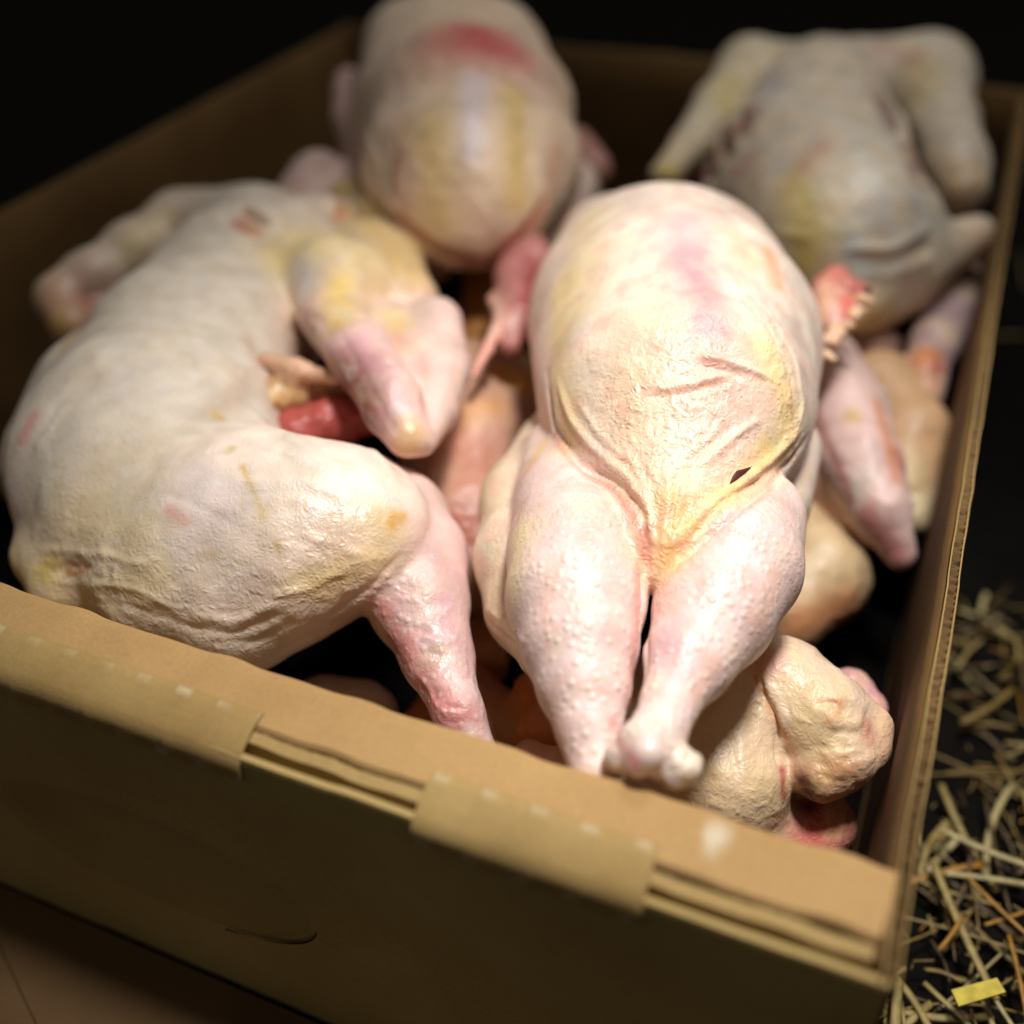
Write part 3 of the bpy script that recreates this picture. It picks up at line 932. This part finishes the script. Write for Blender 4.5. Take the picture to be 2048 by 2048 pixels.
wg = part('wing', c1, chain([(1650, 575, .0, 26), (1672, 562, .0, 26), (1690, 585, .002, 26), (1730, 578, .004, 12)], (216, 130, 120), .006)
     + chain([(1650, 590, .0, 26), (1662, 640, -.004, 26), (1690, 620, -.002, 22), (1665, 680, -.006, 18)], (238, 188, 160), .006), .0011, SKIN,
     [([(1700, 590), (1690, 620)], 22, (222, 90, 84), .8), ([(1665, 600), (1660, 640)], 13, (240, 206, 196), .7), ([(1745, 588), (1738, 580)], 7, (30, 20, 18), .95)], (), (.0007, 150))
fr = []
for i, (x, y) in enumerate([(1735, 600), (1724, 618), (1712, 634), (1700, 648), (1688, 662), (1676, 676), (1668, 694), (1664, 712)]):
    x += rng.uniform(-6, 6); y += rng.uniform(-6, 6)
    fr += chain([(x + rng.uniform(-2, 8), y + rng.uniform(-3, 5), .002 - i * .001, rng.uniform(6, 11)), (x - 14, y - 6, .002 - i * .001, rng.uniform(10, 15))], (232, 196, 160), .003)
part('skin_fringe', c1, fr, .0009, SKIN)

# ---- 2. the chicken on the left, back up
c2 = bird((420, 900, -.08), 'greyish plucked chicken lying back up on the left, one leg hanging')
S = []
FL2 = towards(360, 850, -.02, .72)
S += chain([(300, 960, -.03, 258), (330, 1010, -.03, 250)], GREY, .03, FL2)
S += chain([(380, 730, -.02, 178), (350, 880, -.03, 235)], GREY, .045, FL2)
S += chain([(510, 500, -.02, 108), (475, 590, -.02, 140), (400, 730, -.02, 178)], GREY, .045, FL2)
S += chain([(420, 450, -.02, 75), (520, 460, -.015, 70)], GREY, .045, FL2)
S += chain([(570, 550, -.012, 95), (520, 640, -.02, 86)], GREY, .045, FL2)
S += chain([(230, 830, -.04, 170), (160, 930, -.05, 150)], GREY, .012)
S += chain([(640, 470, -.01, 80), (540, 530, -.015, 110)], CREAM, .02)
S += chain([(400, 1130, -.03, 160), (480, 1210, -.04, 110), (330, 1190, -.04, 110)], GREY, .03)
S += chain([(520, 1050, -.02, 190), (630, 1050, -.015, 158), (720, 1050, -.012, 108), (770, 1050, -.01, 62)], CREAM, .03)
S += chain([(620, 1130, -.02, 110), (700, 1120, -.016, 80)], CREAM, .03)
S += chain([(690, 960, -.03, 78), (790, 1050, -.034, 108), (815, 1120, -.036, 118), (840, 1210, -.04, 98), (875, 1310, -.045, 72), (915, 1420, -.05, 48), (950, 1500, -.06, 42)], (226, 192, 188), .005)
# left wing
S += chain([(420, 470, -.02, 70), (360, 450, -.02, 62), (270, 500, -.02, 56), (180, 555, -.025, 48), (120, 590, -.03, 44)], (226, 206, 190), .012)
S += chain([(118, 600, -.03, 46), (140, 650, -.04, 36), (200, 640, -.05, 40), (260, 570, -.045, 50)], (232, 190, 150), .008)
# right shoulder, upper arm and folded wing
S += chain([(620, 560, .0, 78), (670, 560, .012, 78), (680, 620, .012, 66)], YEL, .014)
S += chain([(650, 615, .012, 54), (720, 715, .018, 62), (780, 805, .018, 56), (815, 872, .012, 38)], (240, 204, 196), .008)
S += chain([(740, 600, -.006, 40), (830, 612, -.006, 44)], (238, 206, 190), .008)
S += chain([(868, 655, -.002, 60), (882, 740, -.004, 58), (866, 820, -.002, 50), (840, 880, .006, 34)], (238, 208, 198), .0035)
# neck, fat and skin lumps
S += chain([(700, 400, -.01, 44), (740, 440, -.005, 44), (800, 520, -.005, 42), (830, 590, -.005, 38)], FAT, .012)
S += chain([(730, 500, .0, 62), (760, 580, .0, 60)], (238, 214, 170), .02)
S += chain([(430, 430, -.02, 30), (510, 440, -.02, 34)], (232, 206, 170), .01)
# rump
S += chain([(170, 1090, -.04, 90), (110, 1120, -.045, 50), (62, 1118, -.045, 20)], YEL, .02)
S += chain([(130, 1190, -.05, 60)], YEL, .02)
# hollow under the wing
S += chain([(640, 790, .035, 84), (640, 800, .0, 80), (640, 805, -.03, 64)], GREY, .012, None, True)
S += chain([(580, 680, .04, 26), (560, 760, .03, 34), (600, 780, .0, 40)], GREY, .01, None, True)
S += chain([(690, 860, .02, 50), (690, 850, -.02, 46)], GREY, .012, None, True)
S += chain([(650, 615, .012, 54), (720, 715, .018, 62), (780, 805, .018, 56), (815, 872, .012, 38)], (240, 204, 196), .006)
S += chain([(775, 650, -.002, 50), (815, 720, .0, 46), (838, 800, .0, 40)], (236, 200, 186), .012)
S += chain([(492, 432, .03, 14), (520, 446, .03, 14)], GREY, .006, None, True)
S += chain([(492, 432, .01, 14), (520, 446, .01, 14)], GREY, .006, None, True)
b = Body(S, .0015)
for pts, w, mm in [
    ([(380, 700), (400, 780)], 12, -.6), ([(400, 700), (420, 780)], 14, .6),
    ([(480, 800), (560, 860), (640, 900)], 16, 1.8), ([(420, 860), (540, 900), (620, 930)], 10, -1.0),
    ([(700, 830), (760, 900), (800, 960)], 12, 1.4),
    ([(665, 1235), (750, 1175), (810, 1110)], 9, -1.6),
    ([(90, 820), (140, 770), (200, 745)], 10, -1.6), ([(60, 900), (130, 800)], 8, .9),
    ([(100, 1140), (180, 1130)], 9, -2.0), ([(70, 1100), (200, 1105), (300, 1130)], 8, 1.1), ([(120, 1165), (260, 1180), (360, 1230)], 8, 1.3),
    ([(150, 1200), (260, 1220), (400, 1265)], 8, -1.0), ([(380, 1235), (470, 1250), (560, 1210)], 9, 1.6), ([(370, 1260), (470, 1275), (560, 1235)], 8, -1.6),
    ([(540, 1200), (620, 1180), (690, 1140)], 8, 1.1), ([(420, 1290), (520, 1290), (600, 1240)], 8, -1.2),
    ([(320, 980), (400, 1010), (470, 1050)], 9, -.6), ([(470, 960), (600, 950), (700, 990)], 8, .7), ([(480, 985), (600, 975), (690, 1010)], 8, -.7),
    ([(600, 1060), (680, 1090), (740, 1120)], 8, .7), ([(640, 660), (700, 780), (770, 890)], 9, 1.0), ([(670, 650), (740, 780), (800, 880)], 8, -1.2),
    ([(880, 620), (915, 700), (890, 800)], 7, .9), ([(860, 640), (890, 710), (870, 800)], 6, -.8), ([(560, 640), (600, 620), (640, 640)], 9, -2.0),
    ([(440, 420), (500, 460)], 10, -1.8), ([(580, 480), (660, 440), (720, 400)], 9, -.9), ([(760, 420), (790, 520), (830, 590)], 7, -1.5),
]: b.stroke(pts, w, mm)
b.V = relax(b.V, b.Q, 2); b.N = normals(b.V, b.Q)
rump = b.mask([(150, 1150), (330, 1230), (520, 1230), (650, 1150)], 110)
b.wrinkle(.0003, 170, .2 + .8 * rump, 31)
b.wrinkle(.0006, 60, rump, 35, (1, 1, 1.8))
b.crinkle = np.clip(.16 + .5 * rump, 0, .6).astype(np.float32)
shin = b.mask([(790, 1190), (860, 1300), (900, 1420)], 80)
b.wrinkle(.0009, 110, shin, 41, (.45, .8, 1.7)); b.goose = (shin * .8).astype(np.float32)
b.push(.0014 * fbm(b.V * 30, 8))
b.proj()
for pts, w, rgb, k in [
    ([(200, 560), (150, 600)], 45, (206, 150, 140), .5), ([(185, 595), (165, 640)], 26, (168, 84, 78), .7), ([(105, 640), (130, 680)], 26, (222, 186, 110), .7),
    ([(330, 430), (260, 500)], 34, (226, 208, 140), .6), ([(490, 440), (510, 455)], 22, (204, 96, 60), .8), ([(620, 470), (560, 500)], 60, (230, 206, 140), .5),
    ([(700, 420), (760, 450), (820, 560)], 34, (222, 184, 104), .6), ([(690, 405), (680, 440)], 14, (200, 110, 60), .6),
    ([(590, 530), (600, 570)], 40, (218, 214, 220), .7), ([(690, 560), (670, 640)], 40, (244, 212, 120), .8),
    ([(720, 680), (770, 800)], 40, (230, 176, 186), .7), ([(690, 720), (740, 830)], 12, (236, 170, 130), .6), ([(825, 895), (835, 860)], 40, (232, 196, 138), .8), ([(790, 640), (800, 690)], 24, (232, 176, 150), .6), ([(850, 700), (850, 800)], 12, (226, 168, 150), .5),
    ([(780, 620), (800, 650)], 26, (246, 220, 150), .7), ([(860, 720), (900, 740)], 30, (232, 190, 186), .5), ([(600, 640), (620, 665)], 16, (150, 60, 50), .8),
    ([(500, 660), (520, 740)], 16, (206, 176, 160), .6), ([(545, 760), (600, 770)], 16, (214, 150, 70), .7),
    ([(430, 820), (470, 790), (500, 750)], 34, (190, 164, 140), .6),
    ([(437, 820), (440, 830)], 9, (206, 180, 90), .8), ([(462, 890), (464, 896)], 9, (214, 190, 100), .8),
    ([(487, 930), (493, 960), (510, 1000), (530, 1030)], 9, (216, 180, 70), .8), ([(400, 1080), (420, 1100)], 16, (206, 180, 110), .6), ([(555, 1080), (565, 1090)], 10, (214, 180, 90), .6),
    ([(200, 960), (260, 900), (300, 1000)], 80, (212, 194, 160), .55), ([(150, 1040), (250, 1080)], 70, (220, 200, 150), .55), ([(110, 930), (105, 990)], 20, (200, 190, 130), .3),
    ([(40, 870), (60, 830)], 22, (216, 150, 146), .7), ([(20, 980), (30, 1040)], 26, (206, 186, 190), .6),
    ([(380, 960), (450, 1000), (400, 1060)], 60, (222, 206, 204), .7), ([(330, 1010), (370, 1040)], 14, (226, 170, 160), .7),
    ([(720, 1000), (790, 1060), (760, 1120), (640, 1180)], 46, (240, 212, 140), .6), ([(790, 1040), (810, 1030)], 15, (226, 170, 50), .7),
    ([(640, 960), (700, 1060)], 40, (240, 196, 160), .5), ([(600, 900), (680, 960)], 70, (240, 236, 226), .55),
    ([(120, 1215), (200, 1200), (300, 1160)], 45, (222, 206, 150), .5), ([(100, 1120), (80, 1140)], 26, (200, 180, 60), .6), ([(130, 1140), (170, 1135)], 10, (180, 110, 30), .8),
    ([(560, 1180), (640, 1150)], 22, (220, 208, 150), .4), ([(420, 1200), (500, 1200)], 60, (222, 204, 196), .5),
    ([(760, 1220), (820, 1340), (850, 1400)], 36, (208, 110, 104), .65), ([(870, 1400), (920, 1440)], 40, (206, 110, 110), .6), ([(890, 1120), (900, 1260)], 34, (206, 164, 170), .6),
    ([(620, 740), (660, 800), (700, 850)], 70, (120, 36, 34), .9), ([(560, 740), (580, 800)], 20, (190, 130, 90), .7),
]: b.paint(pts, w, rgb, k)
b.mottle((206, 190, 160), 60, .35, 27); b.mottle((228, 222, 220), 110, .3, 29, .2)
b.build('body', SKIN, c2)
part('exposed_meat', c2, chain([(600, 862, -.020, 44), (660, 848, -.022, 44), (730, 830, -.030, 44)], (176, 82, 74), .01), .0014, MEAT,
     [([(650, 815), (670, 820)], 20, (214, 110, 104), .6)], (), (.0006, 160), (.004, 75))
part('fat', c2, chain([(535, 800, -.006, 30), (580, 785, -.008, 34), (640, 775, -.012, 26), (690, 780, -.016, 18)], (218, 184, 130), .01)
     + chain([(530, 720, .012, 16), (590, 740, .008, 18), (670, 755, .006, 14)], (216, 176, 146), .008), .0014, SKIN, (), (), (.0008, 120))

# ---- 3. far chicken at the top, breast up
c3 = bird((930, 300, -.08), 'dim plucked chicken at the top, breast up, red bruise at the neck end')
S = []
S += chain([(830, 105, .038, 104), (835, 220, .034, 116), (862, 340, .026, 124), (895, 425, .016, 98), (925, 460, .01, 60)], (236, 216, 196), .02)
S += chain([(985, 110, .038, 104), (1020, 220, .034, 116), (1030, 330, .026, 122), (1000, 430, .016, 92)], (236, 214, 192), .02)
S += chain([(905, 110, .05, 106), (930, 220, .052, 130), (945, 340, .04, 130)], (234, 212, 186), .04)
S += chain([(700, 170, .0, 34), (705, 230, .0, 40), (730, 310, -.01, 44), (790, 400, -.01, 40)], (222, 186, 180), .006)
S += chain([(640, 370, -.02, 66), (620, 410, -.02, 66), (600, 450, -.03, 54), (690, 400, -.02, 70), (760, 460, -.03, 56)], (218, 190, 184), .012)
S += chain([(1140, 380, -.02, 60), (1110, 440, -.02, 62), (1070, 500, -.03, 45)], (222, 200, 192), .01)
S += chain([(1180, 340, -.03, 44), (1150, 300, -.03, 44)], (190, 140, 130), .01)
S += chain([(830, 520, -.04, 40), (870, 530, -.045, 36)], (222, 200, 180), .01)
b = Body(S, .0024)
for pts, w, mm in [([(790, 440), (860, 500), (950, 520)], 10, -2.0), ([(1100, 400), (1040, 480), (985, 520)], 10, -2.0), ([(735, 250), (770, 360), (800, 440)], 8, -3.0), ([(930, 140), (945, 260), (955, 380)], 30, 1.2)]:
    b.stroke(pts, w, mm)
b.V = relax(b.V, b.Q, 1); b.N = normals(b.V, b.Q); b.wrinkle(.0006, 80, None, 3); b.push(.0016 * fbm(b.V * 28, 9)); b.proj()
for pts, w, rgb, k in [([(960, 60)], 150, (220, 120, 124), .55), ([(940, 62)], 85, (206, 76, 88), .7), ([(1010, 85)], 75, (206, 80, 90), .6), ([(950, 150), (945, 300)], 28, (226, 214, 222), .8), ([(1035, 180), (1040, 400)], 34, (220, 190, 112), .75),
    ([(850, 240), (870, 440)], 46, (220, 194, 124), .65), ([(790, 250), (800, 400)], 40, (226, 186, 166), .5), ([(780, 430), (880, 505), (960, 530)], 14, (160, 50, 36), .7),
    ([(1090, 420), (1020, 500), (990, 530)], 18, (176, 70, 46), .7), ([(790, 300), (780, 380)], 10, (190, 90, 70), .6), ([(1120, 300), (1100, 400)], 26, (206, 150, 120), .6),
    ([(870, 540), (960, 570)], 20, (160, 70, 60), .6)]:
    b.paint(pts, w, rgb, k)
b.mottle((214, 180, 130), 60, .3, 3)
b.build('body', SKIN, c3)

# ---- 4. far right chicken, back up
c4 = bird((1660, 380, -.1), 'plucked chicken at the top right, back up with both wings spread')
S = []
S += chain([(1640, 185, -.01, 105), (1625, 260, -.015, 135), (1625, 340, -.02, 172), (1650, 420, -.025, 180)], GREY, .03)
S += chain([(1600, 380, -.03, 185), (1690, 480, -.03, 185)], (224, 220, 208), .02)
S += chain([(1480, 400, -.04, 80), (1560, 430, -.04, 110)], GREY, .02)
S += chain([(1700, 560, -.05, 95), (1760, 500, -.04, 120)], (218, 212, 196), .02)
S += chain([(1590, 165, -.01, 75), (1500, 150, -.01, 68), (1440, 215, -.01, 50), (1380, 290, -.015, 36), (1330, 350, -.02, 30)], (224, 214, 190), .01)
S += chain([(1700, 160, -.01, 80), (1850, 168, -.01, 92), (1884, 250, -.02, 66), (1915, 330, -.02, 58), (1926, 385, -.03, 50)], (214, 204, 190), .012)
S += chain([(1440, 270, -.035, 30), (1380, 350, -.045, 26)], (176, 110, 100), .008)
S += chain([(1820, 540, -.04, 70), (1900, 500, -.035, 40), (1950, 475, -.03, 36), (1975, 490, -.035, 22)], (222, 208, 186), .016)
S += chain([(1890, 560, -.08, 66), (1900, 620, -.085, 60), (1870, 690, -.085, 46), (1845, 750, -.085, 44), (1850, 790, -.09, 34)], (196, 168, 176), .01)
S += chain([(1690, 620, -.05, 42), (1760, 600, -.06, 40)], YEL, .02)
for zz in (.03, .01, -.01, -.03):
    S += chain([(1768, 205, zz, 9), (1805, 285, zz, 17), (1850, 375, zz, 16)], GREY, .006, None, True)
    S += chain([(1490, 235, zz, 8), (1448, 300, zz, 16), (1400, 370, zz, 20)], GREY, .006, None, True)
b = Body(S, .0024)
for pts, w, mm in [([(1680, 500), (1780, 505), (1880, 450)], 9, 2.4), ([(1700, 520), (1790, 530), (1870, 490)], 9, -2.4), ([(1690, 560), (1790, 555), (1880, 520)], 9, 1.8), ([(1560, 470), (1620, 480)], 10, 1.2), ([(1760, 190), (1800, 280), (1850, 370)], 16, -2.6), ([(1500, 230), (1460, 300), (1420, 350)], 14, -2.6)]:
    b.stroke(pts, w, mm)
b.V = relax(b.V, b.Q, 1); b.N = normals(b.V, b.Q); b.wrinkle(.0006, 80, None, 5); b.push(.002 * fbm(b.V * 26, 19)); b.proj()
for pts, w, rgb, k in [([(1460, 150), (1455, 200)], 34, (214, 200, 120), .7), ([(1345, 350), (1330, 340)], 26, (220, 196, 100), .8), ([(1520, 140), (1540, 170)], 30, (190, 184, 196), .6),
    ([(1840, 130), (1830, 190)], 44, (190, 176, 110), .6), ([(1640, 290), (1600, 330)], 30, (214, 150, 136), .6), ([(1580, 390), (1610, 470), (1600, 520)], 60, (230, 208, 110), .75),
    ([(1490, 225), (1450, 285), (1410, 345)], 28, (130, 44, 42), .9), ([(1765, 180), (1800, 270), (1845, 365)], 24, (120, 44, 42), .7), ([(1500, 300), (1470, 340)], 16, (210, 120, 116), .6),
    ([(1700, 500), (1720, 540)], 30, (196, 210, 216), .6), ([(1760, 430), (1840, 430)], 50, (176, 172, 164), .6), ([(1930, 340), (1900, 400)], 50, (196, 160, 110), .7),
    ([(1600, 490), (1640, 600)], 26, (220, 204, 120), .6), ([(1700, 650), (1780, 620)], 22, (216, 196, 120), .6), ([(1850, 700), (1830, 770)], 40, (224, 140, 54), .85), ([(1870, 740), (1868, 760)], 18, (200, 50, 34), .85),
    ([(1820, 110), (1760, 90)], 26, (170, 80, 70), .5), ([(1960, 480), (1985, 495)], 22, (226, 170, 140), .5)]:
    b.paint(pts, w, rgb, k)
b.mottle((232, 212, 178), 60, .5, 13, -.1)
b.build('body', SKIN, c4)

# ---- 5. under the middle chicken on the right
c5 = bird((1680, 900, -.15), 'half hidden plucked chicken beside the right wall, its drumstick pointing down')
S = []
S += chain([(1640, 740, -.075, 80), (1685, 830, -.075, 88), (1725, 930, -.08, 80), (1760, 1020, -.09, 60), (1800, 1110, -.11, 32)], (220, 192, 186), .004)
S += chain([(1600, 860, -.09, 70), (1660, 950, -.1, 62), (1740, 1060, -.11, 40)], (222, 180, 160), .004)
S += chain([(1760, 780, -.1, 80), (1820, 880, -.11, 80), (1800, 980, -.12, 70)], (206, 170, 130), .01)
S += chain([(1740, 700, -.1, 60), (1700, 700, -.1, 50)], (200, 164, 150), .01)
S += chain([(1850, 960, -.12, 36), (1830, 1040, -.12, 32)], (190, 170, 140), .006)
S += chain([(1500, 900, -.13, 120), (1600, 900, -.14, 120)], GREY, .01)
b = Body(S, .0021, .003)
b.N = normals(b.V, b.Q); b.wrinkle(.0005, 90, None, 5); b.push(.0016 * fbm(b.V * 36, 29)); b.proj()
for pts, w, rgb, k in [([(1700, 820), (1702, 830)], 16, (200, 170, 80), .7), ([(1760, 800), (1800, 950)], 16, (206, 130, 80), .7), ([(1720, 1020), (1750, 1070), (1790, 1120)], 30, (176, 92, 86), .7),
    ([(1715, 960), (1710, 1000)], 24, (206, 200, 186), .7), ([(1620, 800), (1680, 960), (1700, 1000)], 10, (170, 90, 80), .7), ([(1830, 920), (1850, 1000)], 30, (206, 196, 150), .5), ([(1800, 900), (1820, 950)], 18, (180, 90, 60), .6)]:
    b.paint(pts, w, rgb, k)
b.build('body', SKIN, c5)

# ---- 6. bottom right, under the crossed legs
c6 = bird((1560, 1450, -.15), 'plucked chicken in the front right corner with a lumpy cut leg stump')
S = []
S += chain([(1340, 1420, -.09, 120), (1440, 1440, -.085, 140), (1450, 1560, -.09, 130)], (228, 204, 172), .012)
S += chain([(1480, 1370, -.07, 80), (1560, 1380, -.065, 105), (1640, 1440, -.065, 98), (1670, 1500, -.07, 78)], (230, 206, 180), .004)
S += chain([(1700, 1430, -.065, 52), (1750, 1450, -.065, 36)], (226, 190, 160), .008)
S += chain([(1690, 1520, -.07, 44), (1640, 1550, -.075, 44), (1740, 1500, -.07, 40)], (222, 180, 146), .008)
S += chain([(1540, 1640, -.11, 60), (1640, 1650, -.115, 60), (1600, 1720, -.12, 60)], (214, 140, 124), .01)
S += chain([(1700, 1380, -.10, 44), (1740, 1420, -.10, 36)], (210, 160, 160), .01)
S += chain([(1300, 1600, -.11, 110), (1500, 1680, -.12, 90)], (222, 190, 160), .01)
S += chain([(1594, 1570, -.03, 24), (1600, 1600, -.05, 20)], RED, .008, None, True)
b = Body(S, .0013, .003)
for pts, w, mm in [([(1495, 1300), (1520, 1380), (1550, 1450), (1570, 1540)], 7, -3.5), ([(1545, 1370), (1570, 1440)], 6, 1.0), ([(1512, 1340), (1550, 1410), (1565, 1470)], 8, 1.2),
    ([(1625, 1410), (1650, 1395), (1680, 1400), (1695, 1425)], 6, -1.6), ([(1740, 1420), (1730, 1460)], 7, -1.4), ([(1700, 1480), (1690, 1530)], 6, -1.8), ([(1660, 1500), (1720, 1500)], 7, .8),
    ([(1400, 1400), (1430, 1500)], 8, .7), ([(1460, 1460), (1470, 1560)], 7, -.7)]:
    b.stroke(pts, w, mm)
b.V = relax(b.V, b.Q, 1); b.N = normals(b.V, b.Q)
lump = b.mask([(1680, 1440), (1740, 1470), (1660, 1540)], 60)
b.push(.0022 * lump * fbm(b.V * 130, 3)); b.wrinkle(.0004, 150, None, 5); b.push(.0010 * fbm(b.V * 50, 39)); b.proj()
for pts, w, rgb, k in [([(1500, 1320), (1530, 1400), (1565, 1480)], 6, (214, 130, 60), .8), ([(1650, 1400), (1690, 1395), (1650, 1440)], 12, (222, 140, 106), .7), ([(1590, 1360), (1640, 1480)], 50, (232, 212, 160), .6),
    ([(1530, 1310), (1560, 1320)], 30, (226, 150, 140), .5), ([(1640, 1540), (1700, 1530)], 30, (204, 148, 100), .7), ([(1745, 1470), (1740, 1440)], 20, (200, 130, 110), .6),
    ([(1570, 1540), (1575, 1600)], 12, (170, 50, 46), .8), ([(1600, 1570), (1620, 1610)], 26, (90, 16, 20), .9), ([(1640, 1640), (1610, 1680)], 26, (210, 100, 90), .7), ([(1450, 1500), (1480, 1580)], 70, (226, 206, 166), .5)]:
    b.paint(pts, w, rgb, k)
b.mottle((232, 208, 150), 90, .35, 9)
b.build('body', SKIN, c6)

# ---- 7. between the left and the middle chickens, lower down
c7 = bird((900, 900, -.15), 'pinkish orange plucked chicken lying low between the left and the middle chickens')
S = []
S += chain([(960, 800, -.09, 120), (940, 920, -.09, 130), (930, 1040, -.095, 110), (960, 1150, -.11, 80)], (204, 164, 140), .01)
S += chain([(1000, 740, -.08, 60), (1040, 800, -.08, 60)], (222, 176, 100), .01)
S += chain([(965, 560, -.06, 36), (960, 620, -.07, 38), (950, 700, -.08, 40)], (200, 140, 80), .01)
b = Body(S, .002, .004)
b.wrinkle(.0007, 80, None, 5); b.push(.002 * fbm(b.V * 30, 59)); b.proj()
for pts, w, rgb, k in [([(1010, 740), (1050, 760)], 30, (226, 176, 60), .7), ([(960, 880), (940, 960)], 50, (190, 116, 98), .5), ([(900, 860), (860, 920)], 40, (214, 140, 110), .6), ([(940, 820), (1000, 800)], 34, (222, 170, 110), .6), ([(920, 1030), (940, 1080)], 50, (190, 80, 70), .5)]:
    b.paint(pts, w, rgb, k)
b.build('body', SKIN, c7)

# ---- 8. lowest layer in front
c8 = bird((1000, 1400, -.2), 'shaded orange-skinned plucked chicken low in the gap beside the hanging leg')
S = []
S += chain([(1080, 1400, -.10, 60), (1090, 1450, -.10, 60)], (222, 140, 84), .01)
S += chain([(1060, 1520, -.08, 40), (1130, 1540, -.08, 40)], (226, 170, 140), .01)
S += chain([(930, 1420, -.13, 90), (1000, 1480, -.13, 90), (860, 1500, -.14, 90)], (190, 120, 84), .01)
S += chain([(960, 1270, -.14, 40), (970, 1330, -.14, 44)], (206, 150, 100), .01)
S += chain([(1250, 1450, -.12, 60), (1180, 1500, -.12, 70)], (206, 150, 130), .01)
b = Body(S, .002, .004)
b.wrinkle(.0009, 90, None, 5); b.push(.004 * fbm(b.V * 45, 69)); b.proj()
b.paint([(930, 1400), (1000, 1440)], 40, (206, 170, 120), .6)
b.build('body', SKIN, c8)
c9 = bird((640, 1400, -.2), 'pale plucked chicken at the box bottom, just showing above the front rim')
S = chain([(650, 1420, -.13, 70), (720, 1440, -.13, 70), (560, 1500, -.15, 100), (700, 1520, -.15, 100)], (222, 206, 196), .01)
b = Body(S, .002, .004)
b.wrinkle(.0006, 90, None, 5); b.push(.002 * fbm(b.V * 30, 79))
b.build('body', SKIN, c9)
c10 = bird((1620, 1130, -.2), 'plucked chicken low in shadow to the right of the crossed legs, pale yellow skin')
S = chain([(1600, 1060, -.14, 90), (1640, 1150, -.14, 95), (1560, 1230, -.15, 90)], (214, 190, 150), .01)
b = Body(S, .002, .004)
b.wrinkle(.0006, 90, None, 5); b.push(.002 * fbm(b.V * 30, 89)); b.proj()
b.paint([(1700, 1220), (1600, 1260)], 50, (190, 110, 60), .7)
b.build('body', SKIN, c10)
